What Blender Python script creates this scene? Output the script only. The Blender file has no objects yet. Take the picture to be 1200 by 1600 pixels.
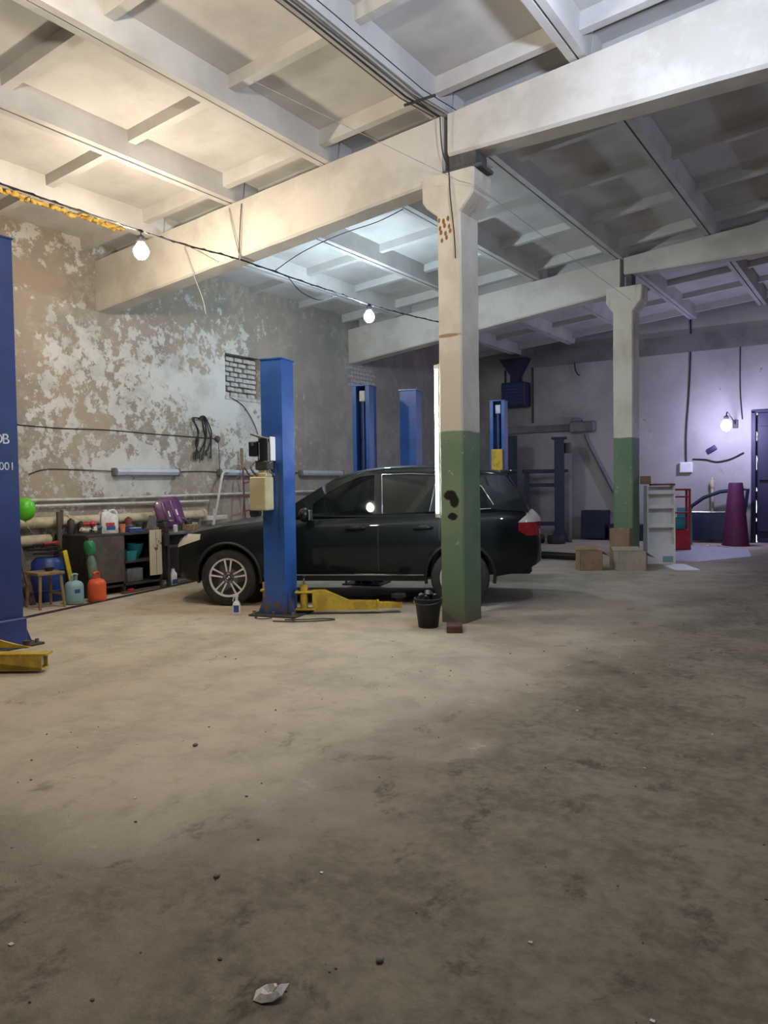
import bpy, bmesh, math, random
from mathutils import Vector, Matrix
from mathutils.geometry import tessellate_polygon
random.seed(7)
S = bpy.context.scene
COL = S.collection
R = math.radians

# ------------------------------------------------------------------ camera
cam_d = bpy.data.cameras.new('camera'); cam = bpy.data.objects.new('camera', cam_d); COL.objects.link(cam)
cam_d.sensor_fit = 'VERTICAL'; cam_d.sensor_height = 24.0; cam_d.lens = 18.0; cam_d.clip_start = 0.05
Yc = Vector((1394-600, 745-800, 1200)).normalized()
Zc = Yc.cross(Vector((1, -0.014, 0))).normalized()
if Zc.y > 0: Zc = -Zc
Xc = Yc.cross(Zc)
cam.matrix_world = Matrix(((Xc.x, -Xc.y, -Xc.z, 0), (Yc.x, -Yc.y, -Yc.z, 0), (Zc.x, -Zc.y, -Zc.z, 1.5), (0, 0, 0, 1)))
S.camera = cam

# ------------------------------------------------------------------ world, exposure
w = bpy.data.worlds.new('world'); S.world = w; w.use_nodes = True
bg = w.node_tree.nodes['Background']; bg.inputs[0].default_value = (0.85, 0.92, 1.0, 1); bg.inputs[1].default_value = 1.6
S.view_settings.view_transform = 'Standard'; S.view_settings.look = 'None'
S.view_settings.gamma = 1.0; S.view_settings.use_curve_mapping = False
S.view_settings.exposure = 1.1
S.cycles.max_bounces = 6; S.cycles.diffuse_bounces = 5; S.cycles.glossy_bounces = 3; S.cycles.transparent_max_bounces = 8

# lamp strengths (emission of the lamps built further down)
E_BULB_WARM, E_BULB_COOL, E_TUBE, E_FLOOD, E_CEIL, E_REAR = 300.0, 310.0, 45.0, 155.0, 330.0, 300.0

# ------------------------------------------------------------------ materials
class V:                                    # tiny expression layer over shader math nodes
    def __init__(s, nt, sock): s.nt, s.k = nt, sock
    def op(s, o, b=None, c=None):
        n = s.nt.nodes.new('ShaderNodeMath'); n.operation = o
        s.nt.links.new(s.k, n.inputs[0])
        for i, q in ((1, b), (2, c)):
            if q is None: continue
            if isinstance(q, V): s.nt.links.new(q.k, n.inputs[i])
            else: n.inputs[i].default_value = q
        return V(s.nt, n.outputs[0])
    def __add__(s, b): return s.op('ADD', b)
    def __sub__(s, b): return s.op('SUBTRACT', b)
    def __mul__(s, b): return s.op('MULTIPLY', b)
    def mx(s, b): return s.op('MAXIMUM', b)
    def mn(s, b): return s.op('MINIMUM', b)
    def step(s, lo, hi):                    # clamped ramp
        n = s.nt.nodes.new('ShaderNodeMapRange'); n.interpolation_type = 'SMOOTHSTEP'
        s.nt.links.new(s.k, n.inputs[0]); n.inputs[1].default_value = lo; n.inputs[2].default_value = hi
        return V(s.nt, n.outputs[0])

class Mat:
    def __init__(s, name):
        s.m = bpy.data.materials.new(name); s.m.use_nodes = True; s.nt = s.m.node_tree
        s.b = s.nt.nodes['Principled BSDF']
        tc = s.nt.nodes.new('ShaderNodeTexCoord'); s.co = tc.outputs['Object']
    def noise(s, scale, detail=6, rough=.6, dist=0, stretch=None, off=(0, 0, 0)):
        n = s.nt.nodes.new('ShaderNodeTexNoise'); n.inputs['Scale'].default_value = scale
        n.inputs['Detail'].default_value = min(detail, 7); n.inputs['Roughness'].default_value = rough; n.inputs['Distortion'].default_value = dist
        mp = s.nt.nodes.new('ShaderNodeMapping'); s.nt.links.new(s.co, mp.inputs[0])
        mp.inputs['Location'].default_value = off
        if stretch: mp.inputs['Scale'].default_value = stretch
        s.nt.links.new(mp.outputs[0], n.inputs['Vector'])
        return V(s.nt, n.outputs[0])
    def xyz(s):
        n = s.nt.nodes.new('ShaderNodeSeparateXYZ'); s.nt.links.new(s.co, n.inputs[0])
        return [V(s.nt, n.outputs[i]) for i in range(3)]
    def col(s, c):
        n = s.nt.nodes.new('ShaderNodeRGB'); n.outputs[0].default_value = (*c, 1); return n.outputs[0]
    def mix(s, a, b, f):
        n = s.nt.nodes.new('ShaderNodeMix'); n.data_type = 'RGBA'
        for q, i in ((a, 6), (b, 7)):
            if isinstance(q, tuple): n.inputs[i].default_value = (*q, 1)
            else: s.nt.links.new(q, n.inputs[i])
        if isinstance(f, V): s.nt.links.new(f.k, n.inputs[0])
        else: n.inputs[0].default_value = f
        return n.outputs[2]
    def base(s, c):
        if isinstance(c, tuple): s.b.inputs['Base Color'].default_value = (*c, 1)
        else: s.nt.links.new(c, s.b.inputs['Base Color'])
        return s
    def set(s, rough=None, metal=None, coat=None, spec=None):
        for q, k in ((rough, 'Roughness'), (metal, 'Metallic'), (coat, 'Coat Weight'), (spec, 'Specular IOR Level')):
            if q is None: continue
            if isinstance(q, V): s.nt.links.new(q.k, s.b.inputs[k])
            else: s.b.inputs[k].default_value = q
        return s
    def bump(s, h, st=.3, d=.02):
        n = s.nt.nodes.new('ShaderNodeBump'); n.inputs['Strength'].default_value = st; n.inputs['Distance'].default_value = d
        s.nt.links.new(h.k, n.inputs['Height']); s.nt.links.new(n.outputs[0], s.b.inputs['Normal']); return s
    def blob(s, cx, cy, cz, rx, ry, rz):    # 1 inside an ellipsoid, 0 outside
        x, y, z = s.xyz()
        a = (x - cx) * (1/rx); b = (y - cy) * (1/ry); c = (z - cz) * (1/rz)
        d = (a*a + b*b + c*c).op('SQRT')
        return d

def simple(name, c1, c2=None, scale=6, rough=.6, metal=0, bump=.15, coat=0, lo=.42, hi=.62, spec=.5):
    m = Mat(name); n = m.noise(scale, 6, .62)
    if c2 is None: c2 = tuple(q*.72 for q in c1)
    m.base(m.mix(c1, c2, n.step(lo, hi))).set(rough, metal, coat, spec)
    if bump: m.bump(m.noise(scale*6, 4), bump, .004)
    return m.m

def emit(name, c, st):
    m = Mat(name); m.base((.9, .9, .9)); m.b.inputs['Emission Color'].default_value = (*c, 1); m.b.inputs['Emission Strength'].default_value = st
    return m.m

def glass(name, tint, alpha_mix):           # dark tinted pane: part clear, part glossy
    m = bpy.data.materials.new(name); m.use_nodes = True; nt = m.node_tree
    b = nt.nodes['Principled BSDF']; b.inputs['Base Color'].default_value = (.01, .014, .014, 1); b.inputs['Roughness'].default_value = .025
    t = nt.nodes.new('ShaderNodeBsdfTransparent'); t.inputs[0].default_value = (*tint, 1)
    mx = nt.nodes.new('ShaderNodeMixShader'); mx.inputs[0].default_value = alpha_mix
    nt.links.new(t.outputs[0], mx.inputs[1]); nt.links.new(b.outputs[0], mx.inputs[2])
    nt.links.new(mx.outputs[0], nt.nodes['Material Output'].inputs[0]); return m

def mat_whitewash(name, stain=.5):
    m = Mat(name); a = m.noise(1.3, 10, .65); b = m.noise(9, 6, .7); c = m.noise(.6, 5, .6, off=(3, 7, 1))
    k = m.mix((.64, .605, .54), (.53, .495, .435), a.step(.42, .62))
    k = m.mix(k, (.34, .31, .27), (b.step(.62, .74) * c.step(.45, .62)) * stain)
    return m.base(k).set(.85, spec=.2).bump(m.noise(14, 8, .7), .35, .012).m

def mat_wall():
    m = Mat('old plaster'); x, y, z = m.xyz()
    big = m.noise(.55, 9, .62, .4); med = m.noise(1.7, 12, .68, off=(2, 5, 9)); fin = m.noise(7, 10, .7)
    # where the lime coat still holds: mid height of the wall between the two roof beams
    d1 = m.blob(-9.87, 8.6, 3.15, 5, 1.9, 1.0); d2 = m.blob(-9.87, 7.8, 1.75, 5, 1.1, .55); d3 = m.blob(-9.87, 10.5, 2.6, 5, 1.4, 1.3)
    keep = m.blob(-9.87, 8.9, 3.3, 5, 2.4, 1.25).step(1.3, .2) * .125 + d2.step(1.2, .3) * .17 + d3.step(1.3, .2) * .10 + m.blob(-9.87, 6.6, 4.9, 5, 2.4, .35).step(1.2, .6) * .12
    flake = (m.noise(3.6, 12, .74, off=(1, 2, 3)) * .75 + big * .25 + keep * .35 + m.blob(-9.87, 8.5, 2.8, 5, 4.2, 2.0).step(1.1, .5) * .05).step(.575, .60)
    lime = ((big * .30 + med * .70) + keep + (fin - .5) * .34).step(.60, .635).mx(flake * .9)
    under = m.mix((.37, .305, .235), (.28, .248, .212), m.noise(.8, 6).step(.4, .65))
    under = m.mix(under, (.44, .385, .31), (fin * .5 + m.noise(.9, 9, .7, off=(8, 8, 8)) * .5).step(.49, .62) * .8)
    top = m.mix((.60, .585, .54), (.47, .455, .42), m.noise(2.4, 8, off=(5, 1, 1)).step(.45, .66))
    k = m.mix(under, top, lime)
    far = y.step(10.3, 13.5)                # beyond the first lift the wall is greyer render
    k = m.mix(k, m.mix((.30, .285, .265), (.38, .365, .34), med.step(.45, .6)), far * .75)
    k = m.mix(k, (.08, .07, .06), m.noise(3.3, 12, .75, off=(11, 3, 2)).step(.70, .745) * lime)
    return m.base(k).set(.92, spec=.15).bump(lime * .6 + fin * .5, .5, .02).m

def mat_backwall():
    m = Mat('grey back wall'); a = m.noise(.7, 9, .6); b = m.noise(3, 9, .65)
    k = m.mix((.43, .41, .395), (.34, .325, .315), a.step(.4, .65))
    x, y, z = m.xyz()
    soot = (x.step(-6.2, -8.6) * (a + .25).step(.5, .9))
    k = m.mix(k, (.12, .115, .115), soot * .55)
    k = m.mix(k, (.16, .14, .12), b.step(.66, .74))
    return m.base(k).set(.9, spec=.15).bump(b, .4, .02).m

def mat_floor():
    m = Mat('worn concrete floor'); x, y, z = m.xyz()
    a = m.noise(.45, 10, .62, .6); b = m.noise(2.2, 10, .66); c = m.noise(14, 8, .7); d = m.noise(60, 4, .6)
    # paler slab at the lift bays, darker aisle: partly trodden grime, partly painted-in lamplight
    ln = ((x * -1.0) - 2.15).mn((y - 2.35) * .9 + (x * -.25) - .6)
    clean_lit = (ln * .75 + (a - .5) * 1.9 + (b - .5) * 1.5 + (c - .5) * .35).step(-.30, .42)
    lite = m.mix((.485, .415, .315), (.38, .322, .243), b.step(.38, .66))
    lite = m.mix(lite, (.54, .50, .43), (b * .6 + c * .4).step(.56, .68) * .5)
    dirt_dim = m.mix((.25, .21, .15), (.15, .123, .086), (b * .5 + c * .5).step(.40, .60))
    mot = m.noise(4.2, 11, .72, .3, stretch=(1, .7, 1), off=(6, 3, 0))
    dirt_dim = m.mix(dirt_dim, (.30, .255, .18), m.noise(1.1, 9, .6, off=(4, 4, 4)).step(.52, .7) * .6)
    k = m.mix(dirt_dim, lite, clean_lit)
    oil = m.noise(1.9, 12, .7, .5, off=(9, 2, 0)).step(.62, .72)
    k = m.mix(k, (.07, .055, .042), oil * .6)
    k = m.mix(k, (.075, .058, .042), mot.step(.555, .68) * (clean_lit * -.75 + 1) * .75)
    k = m.mix(k, (.085, .068, .05), m.noise(.8, 8, .7, .3, off=(1, 9, 3)).step(.54, .70) * (clean_lit * -.8 + 1) * .55)
    k = m.mix(k, (.10, .085, .07), c.step(.64, .74) * .55)
    k = m.mix(k, (.55, .51, .45), d.step(.73, .78) * .35)
    return m.base(k).set(.86, spec=.2).bump(c * .6 + d * .25 + b * .6, .55, .02).m

def mat_column(name, green_z, smudge):
    m = Mat(name); x, y, z = m.xyz(); n = m.noise(9, 9, .7); a = m.noise(1.6, 8)
    wht = m.mix((.66, .605, .50), (.56, .50, .40), a.step(.42, .62))
    rust = (m.noise(5, 9, .7, stretch=(1, 1, .25)).step(.52, .70) * z.step(3.3, 4.4)) * .6
    wht = m.mix(wht, (.42, .20, .07), rust)
    grn = m.mix((.145, .225, .135), (.19, .255, .16), a.step(.4, .65))
    grn = m.mix(grn, (.55, .47, .36), (n.step(.625, .65) * z.step(.5, 1.3)))
    grn = m.mix(grn, (.16, .13, .09), z.step(.35, .0) * .75)
    k = m.mix(wht, grn, (z + (n - .5) * .05).step(green_z + .008, green_z - .008))
    if smudge:
        for cx, cz, rx, rz in ((-3.93, 1.37, .085, .06), (-3.88, 1.31, .06, .075), (-3.90, 1.145, .065, .045)):
            k = m.mix(k, (.012, .012, .012), (m.blob(cx, 7.22, cz, rx, .12, rz) + (n - .5) * 1.0).step(1.1, .75))
        for i in range(11):
            cx = -4.03 + .055*(i % 3) + .012*(i//3); cz = 4.28 - .065*(i//3) - .02*(i % 2)
            k = m.mix(k, (.25, .105, .03), (m.blob(cx, 7.22, cz, .018, .1, .03) + (n - .5) * .9).step(1.1, .7))
        k = m.mix(k, (.30, .13, .04), (m.blob(-3.93, 7.22, 3.06, .2, .1, .022) + (n - .5) * 1.4).step(1.1, .6) * .8)
    return m.base(k).set(.75, spec=.25).bump(n, .35, .01).m

def mat_slab():
    m = Mat('whitewashed slab'); a = m.noise(1.1, 9, .62); b = m.noise(6, 8, .7)
    k = m.mix((.60, .58, .545), (.49, .47, .44), a.step(.42, .66))
    k = m.mix(k, (.30, .26, .21), b.step(.67, .76) * .7)
    return m.base(k).set(.88, spec=.15).bump(b, .3, .01).m

M = {}
M['white'] = mat_whitewash('whitewashed concrete')
M['slab'] = mat_slab(); M['wall'] = mat_wall(); M['back'] = mat_backwall(); M['floor'] = mat_floor()
M['plain'] = simple('plain plaster', (.40, .37, .32), scale=1.2)
M['dark_conc_shade'] = simple('dark concrete and shade band', (.20, .19, .19), (.14, .135, .14), 2)
M['pad'] = simple('bearing block', (.10, .095, .09), scale=8, rough=.9)
def mat_enamel(name, c1, c2):
    m = Mat(name); x, y, z = m.xyz(); n = m.noise(2.2, 6); f = m.noise(11, 9, .7)
    k = m.mix(c1, c2, n.step(.42, .62))
    k = m.mix(k, (.13, .075, .045), (f + z.step(.45, .02) * .11).step(.60, .66) * z.step(.7, .2))
    k = m.mix(k, (.30, .36, .38), (m.noise(17, 8, .75, stretch=(1, 1, .4), off=(4, 1, 2)) + z.step(1.2, .2) * .05).step(.70, .74) * .7)
    return m.base(k).set(.36, 0, .3).bump(f, .05, .004).m
M['blue'] = mat_enamel('blue lift enamel', (.028, .105, .36), (.022, .075, .27))
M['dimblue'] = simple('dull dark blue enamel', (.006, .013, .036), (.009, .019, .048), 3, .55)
M['navy'] = simple('dark blue enamel', (.014, .032, .15), (.02, .05, .21), 1.6, .4, 0, .08, .2)
M['blue_in'] = simple('lift channel inside', (.018, .055, .17), scale=5, rough=.5)
M['yellow'] = simple('yellow arm enamel', (.60, .40, .035), (.42, .27, .03), 7, .45, 0, .15, .2)
M['black'] = simple('black rubber', (.014, .014, .015), (.03, .028, .026), 9, .7)
M['blackgloss'] = simple('black plastic gloss', (.012, .012, .014), scale=8, rough=.3)
M['steel'] = simple('worn steel', (.30, .29, .28), (.16, .14, .12), 8, .45, .7)
M['darksteel'] = simple('dark greasy steel', (.045, .043, .042), (.075, .06, .05), 6, .6, .3)
M['alloy'] = simple('alloy rim', (.72, .71, .70), (.66, .65, .64), 5, .32, .25, 0)
M['chrome'] = simple('bright trim', (.72, .74, .76), scale=4, rough=.18, metal=.9, bump=0)
M['paint'] = simple('black green car paint', (.0045, .008, .009), (.0055, .0095, .0105), 1.2, .45, 0, 0, .5, spec=.10)
M['cladding'] = simple('black car cladding', (.012, .013, .014), scale=12, rough=.6)
M['interior'] = simple('dark car interior', (.02, .02, .02), scale=8, rough=.8)
M['glass'] = glass('car glass', (.58, .70, .67), .25)
M['glass_dark'] = glass('tinted rear glass', (.06, .07, .075), .75)
M['lens'] = simple('clear lamp lens', (.62, .60, .54), (.58, .56, .50), 14, .12, 0, 0, .6)
M['lens_red'] = simple('red lamp lens', (.30, .006, .010), (.22, .004, .008), 14, .14, 0, .1, .6)
M['logo_blue'] = simple('roundel blue', (.02, .09, .35), scale=30, rough=.3, bump=0)
M['logo_white'] = simple('roundel white', (.8, .8, .8), scale=30, rough=.3, bump=0)
M['tank'] = simple('beige oil tank', (.44, .37, .20), (.50, .47, .30), 3.5, .5)
M['rustred'] = simple('rusty red steel', (.20, .045, .03), (.13, .05, .035), 12, .7)
M['brown'] = simple('brown painted sheet', (.105, .078, .062), (.07, .055, .046), 5, .7)
M['cream'] = simple('chipped cream paint', (.60, .52, .37), (.16, .08, .045), 5.5, .65, lo=.60, hi=.64)
M['wood'] = simple('old wood', (.30, .20, .10), (.20, .13, .065), 14, .75)
M['wooddark'] = simple('dark board', (.13, .088, .06), (.09, .06, .042), 9, .8)
M['pipewhite'] = simple('white pipe paint', (.62, .60, .55), (.48, .45, .39), 6, .5)
M['pipecream'] = simple('cream pipe wrap', (.58, .50, .34), (.42, .35, .23), 6, .75)
M['green'] = simple('bright green rubber', (.12, .60, .025), (.10, .52, .02), 4, .35, bump=0)
M['greenbottle'] = simple('green bottle', (.02, .22, .07), scale=5, rough=.3)
M['palegreen'] = simple('clear greenish plastic', (.16, .22, .15), scale=7, rough=.3)
M['gascyl'] = simple('pale blue cylinder', (.27, .44, .46), (.23, .38, .40), 5, .45)
M['gasorange'] = simple('orange cylinder', (.72, .11, .028), (.60, .085, .02), 5, .45)
M['whiteplastic'] = simple('white plastic', (.72, .72, .70), scale=9, rough=.4)
M['bluelabel'] = simple('blue label', (.03, .08, .26), scale=22, rough=.5)
M['redlabel'] = simple('red label', (.50, .05, .05), scale=22, rough=.5)
M['bluebarrel'] = simple('blue barrel', (.018, .055, .26), scale=5, rough=.4)
M['teal'] = simple('teal plastic', (.02, .20, .23), scale=5, rough=.5)
M['purple'] = simple('purple plastic', (.105, .018, .125), (.085, .014, .10), 5, .32, 0, .05, .3)
M['orange'] = simple('orange plastic', (.70, .22, .10), scale=9, rough=.5)
M['yellowlabel'] = simple('yellow level', (.75, .62, .04), scale=9, rough=.5)
M['red'] = simple('red enamel', (.42, .02, .035), scale=6, rough=.4)
M['grey'] = simple('grey metal', (.20, .20, .20), scale=6, rough=.5, metal=.3)
M['lum'] = simple('luminaire grey', (.50, .52, .58), (.42, .44, .50), 5, .45)
M['card'] = simple('cardboard', (.36, .24, .145), (.30, .195, .115), 6, .85)
M['cardpale'] = simple('pale cardboard', (.46, .40, .32), (.40, .34, .27), 6, .85)
M['rackwhite'] = simple('white rack', (.80, .80, .79), (.74, .74, .74), 6, .5)
M['magenta'] = simple('magenta foam', (.13, .016, .075), (.10, .012, .062), 4, .6)
M['doorpaint'] = simple('dark violet steel', (.022, .018, .06), (.03, .025, .075), 3, .5)
M['paper'] = simple('white paper', (.74, .71, .66), scale=25, rough=.9)
M['brickred'] = simple('dark red brick', (.12, .06, .045), (.08, .045, .035), 14, .9)
M['brickwhite'] = simple('limed brick', (.50, .48, .45), (.36, .34, .31), 9, .9)
M['mortar'] = simple('dark mortar', (.21, .195, .18), scale=9, rough=.95)
M['foam'] = simple('yellow foam', (.62, .40, .09), (.50, .30, .06), 14, .9)
M['wire'] = simple('black wire', (.018, .017, .017), scale=20, rough=.6, bump=0)
M['wirewhite'] = simple('grey white wire', (.42, .40, .37), scale=20, rough=.6, bump=0)
M['violet'] = simple('dark violet bag', (.035, .022, .10), scale=8, rough=.5)
M['col1'] = mat_column('column paint near', 2.05, True)
M['col2'] = mat_column('column paint far', 2.25, False)
M['letter'] = simple('white chalk paint', (.75, .80, .85), scale=30, rough=.8, bump=0)
M['warm_on'] = emit('warm bulb glow', (1.0, .86, .67), E_BULB_WARM)
M['cool_on'] = emit('cool bulb glow', (.66, .85, 1.0), E_BULB_COOL)
M['tube_on'] = emit('tube glow', (.86, .95, 1.0), E_TUBE)
M['flood_on'] = emit('flood glow', (.60, .59, 1.0), E_FLOOD)
M['ceil_on'] = emit('top bulb glow', (.66, .77, 1.0), E_CEIL)
M['aisle_fill_on'] = emit('added aisle bulb glow', (.60, .70, 1.0), E_REAR*.9)
M['rear_on'] = emit('rear bulb glow', (1.0, .89, .74), E_REAR)

# ------------------------------------------------------------------ geometry helpers
class G:
    def __init__(s): s.v = []; s.f = []
    def add(s, vs, fs, m=None):
        o = len(s.v)
        s.v += [(m @ Vector(p)) if m is not None else Vector(p) for p in vs]
        s.f += [[i + o for i in q] for q in fs]
        return s
    def box(s, x0, x1, y0, y1, z0, z1, bev=0, m=None, seg=1):
        if bev:
            bm = bmesh.new(); bmesh.ops.create_cube(bm, size=1)
            for q in bm.verts: q.co = Vector(((x0+x1)/2 + q.co.x*(x1-x0), (y0+y1)/2 + q.co.y*(y1-y0), (z0+z1)/2 + q.co.z*(z1-z0)))
            bmesh.ops.bevel(bm, geom=bm.edges[:], offset=bev, segments=seg, affect='EDGES', profile=.5)
            bm.verts.index_update()
            s.add([q.co.copy() for q in bm.verts], [[q.index for q in f.verts] for f in bm.faces], m); bm.free(); return s
        vs = [(x0,y0,z0),(x1,y0,z0),(x1,y1,z0),(x0,y1,z0),(x0,y0,z1),(x1,y0,z1),(x1,y1,z1),(x0,y1,z1)]
        return s.add(vs, [[0,3,2,1],[4,5,6,7],[0,1,5,4],[1,2,6,5],[2,3,7,6],[3,0,4,7]], m)
    def rings(s, rs, cap=True, closed=False):
        n = len(rs[0]); vs = [p for r in rs for p in r]; fs = []
        k = len(rs)
        for i in range(k if closed else k-1):
            a, b = i*n, ((i+1) % k)*n
            for j in range(n): fs.append([a+j, a+(j+1) % n, b+(j+1) % n, b+j])
        if cap and not closed: fs.append(list(range(n))[::-1]); fs.append([(k-1)*n+j for j in range(n)])
        return s.add(vs, fs)
    def tube(s, pts, r, n=8, cap=True):
        pts = [Vector(p) for p in pts]; rs = []; up = None
        for i, p in enumerate(pts):
            d = (pts[min(i+1, len(pts)-1)] - pts[max(i-1, 0)]).normalized()
            if up is None:
                up = Vector((0,0,1)) if abs(d.z) < .9 else Vector((1,0,0))
            a = d.cross(up).normalized(); b = a.cross(d).normalized(); up = b
            rr = r[i] if isinstance(r, (list, tuple)) else r
            rs.append([p + a*rr*math.cos(2*math.pi*k/n) + b*rr*math.sin(2*math.pi*k/n) for k in range(n)])
        return s.rings(rs, cap)
    def cyl(s, p0, p1, r0, r1=None, n=16): return s.tube([p0, p1], [r0, r0 if r1 is None else r1], n)
    def lathe(s, prof, n=24, m=None, cap=True):
        g = G(); g.rings([[(r*math.cos(2*math.pi*k/n), r*math.sin(2*math.pi*k/n), z) for k in range(n)] for r, z in prof], cap)
        return s.add(g.v, g.f, m)
    def prism(s, poly, h0, h1, m=None):
        n = len(poly)
        vs = [(x, y, h0) for x, y in poly] + [(x, y, h1) for x, y in poly]
        return s.add(vs, [list(range(n))[::-1], [n+i for i in range(n)]] + [[i, (i+1) % n, n+(i+1) % n, n+i] for i in range(n)], m)
    def sphere(s, c, r, n=16, k=10, m=None):
        rx, ry, rz = r if isinstance(r, (tuple, list)) else (r, r, r)
        pr = [[(c[0]+rx*math.sin(t)*math.cos(2*math.pi*j/n), c[1]+ry*math.sin(t)*math.sin(2*math.pi*j/n), c[2]-rz*math.cos(t)) for j in range(n)]
              for t in [math.pi*(i+.25)/(k+.5) for i in range(k+1)]]
        g = G(); g.rings(pr); return s.add(g.v, g.f, m)
    def mesh(s, name):
        me = bpy.data.meshes.new(name); me.from_pydata([tuple(p) for p in s.v], [], s.f)
        bm = bmesh.new(); bm.from_mesh(me); bmesh.ops.recalc_face_normals(bm, faces=bm.faces[:]); bm.to_mesh(me); bm.free()
        return me
    def build(s, name, mat, parent=None, smooth=None, loc=None):
        me = s.mesh(name); me.materials.append(M[mat])
        if smooth:
            for p in me.polygons: p.use_smooth = True
            me.set_sharp_from_angle(angle=R(smooth))
        o = bpy.data.objects.new(name, me); COL.objects.link(o)
        if parent: o.parent = parent
        if loc: o.location = loc
        return o

def lump(g, c, r, n=9, k=6, j=.22):
    h = G(); h.sphere((0, 0, 0), r, n, k); cen = Vector(c)
    for q in h.v:
        f = 1 + random.uniform(-j, j); q *= f
    m0 = min(q.z for q in h.v)
    g.add([cen + q for q in h.v], h.f); return g
def tag(o, label, cat, group=None):
    o['label'] = label; o['category'] = cat
    if group: o['group'] = group
    return o
def thing(name, label, cat, loc=(0,0,0), rz=0, group=None):
    o = bpy.data.objects.new(name, None); COL.objects.link(o); o.location = loc; o.rotation_euler = (0, 0, R(rz))
    return tag(o, label, cat, group)
def struct(o): o['kind'] = 'structure'; return o
def TM(x, y, z, rz=0, rx=0, ry=0): return Matrix.Translation((x, y, z)) @ Matrix.Rotation(R(rz), 4, 'Z') @ Matrix.Rotation(R(ry), 4, 'Y') @ Matrix.Rotation(R(rx), 4, 'X')
def lerp(tab, u):
    if u <= tab[0][0]: return tab[0][1]
    for (a, p), (b, q) in zip(tab, tab[1:]):
        if u <= b: return p + (q-p)*(u-a)/(b-a)
    return tab[-1][1]
def smooth_path(pts, k=6):                      # Catmull-Rom
    P = [Vector(p) for p in pts]; out = []
    for i in range(len(P)-1):
        a, b, c, d = P[max(i-1,0)], P[i], P[i+1], P[min(i+2, len(P)-1)]
        for j in range(k):
            t = j/k
            out.append(.5*((2*b) + (c-a)*t + (2*a-5*b+4*c-d)*t*t + (3*b-a-3*c+d)*t**3))
    return out + [P[-1]]
def text_mesh(name, s, size, mat, parent, m, depth=.002):
    cu = bpy.data.curves.new(name, 'FONT'); cu.body = s; cu.size = size; cu.extrude = depth
    t = bpy.data.objects.new(name, cu); COL.objects.link(t)
    dg = bpy.context.evaluated_depsgraph_get(); me = bpy.data.meshes.new_from_object(t.evaluated_get(dg))
    bpy.data.objects.remove(t); me.transform(m); me.materials.clear(); me.materials.append(M[mat])
    o = bpy.data.objects.new(name, me); COL.objects.link(o); o.parent = parent; return o

# ------------------------------------------------------------------ setting
XL, XR, YF, YB = -9.87, 8.1, -5.3, 19.8
def zr(x): return 5.38 + .088*(x+4) if x < 2.03 else 5.38 + .088*(4.06-x+4)
struct(G().box(XL-.4, XR+.3, YF-.3, YB+.3, -.2, 0).build('floor', 'floor'))
# left wall around a bricked-up opening
NY0, NY1, NZ0, NZ1 = 9.88, 10.78, 3.10, 3.86
g = G(); T = .38
g.box(XL-T, XL, YF-.3, NY0, 0, 6); g.box(XL-T, XL, NY1, YB+.1, 0, 6); g.box(XL-T, XL, NY0, NY1, 0, NZ0); g.box(XL-T, XL, NY0, NY1, NZ1, 6)
wl = struct(g.build('wall_left', 'wall'))
G().box(XL-T+.02, XL-.17, NY0, NY1, NZ0, NZ1).build('mortar_bed', 'mortar', wl)
brk = G().box(-.06, .06, -.105, .105, -.037, .037, .012).mesh('brick'); brk.materials.append(M['brickwhite'])
for r in range(8):
    n = 4
    for c in range(n+1):
        y = NY0 + .10 + c*.222 - (.111 if r % 2 else 0)
        if y < NY0+.02 or y > NY1-.02: continue
        o = bpy.data.objects.new('brick', brk); COL.objects.link(o); o.parent = wl
        sc = .93
        if r % 2 and c == 0: continue
        o.location = (XL-.135+random.uniform(-.025, .015), min(max(y, NY0+.10), NY1-.10), NZ0+.055+r*.09)
        o.rotation_euler = (random.uniform(-.05, .05), 0, random.uniform(-.05, .05)); o.scale = (1, sc*random.uniform(.9, 1), random.uniform(.9, 1.05))
G().box(XL-.17, XL+.012, NY0-.02, NY1, NZ0-.06, NZ0+.005, .006).build('sill', 'brickwhite', wl)
# bare bricks showing by the second beam
for r in range(6):
    for c in range(4 if r < 5 else 2):
        o = bpy.data.objects.new('brick', brk); COL.objects.link(o); o.parent = wl
        o.location = (XL-.045+random.uniform(-.006, .004), 13.68+c*.235+(.11 if r % 2 else 0), 3.68+r*.092); o.scale = (1, .98, 1)
g = G()
DX0, DZ = -2.66, 3.03
g.box(XL, DX0, YB, YB+.1, 0, 6.4); g.box(DX0, 0.9, YB, YB+.1, DZ, 6.4); g.box(.9, XR+.1, YB, YB+.1, 0, 6.4)
struct(g.build('wall_back', 'back'))
struct(G().box(XR, XR+.3, YF-.3, YB+.1, 0, 6.4).build('wall_right', 'plain'))
struct(G().box(XL, XR, YF-.3, YF, 0, 6.4).build('wall_front', 'plain'))
g = G(); g.box(-8.1, XR, YB-.07, YB, 4.60, 5.02)  # dark strip painted for the shade below the ceiling's end
struct(g.build('trim_shade_1', 'dark_conc_shade'))
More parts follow.
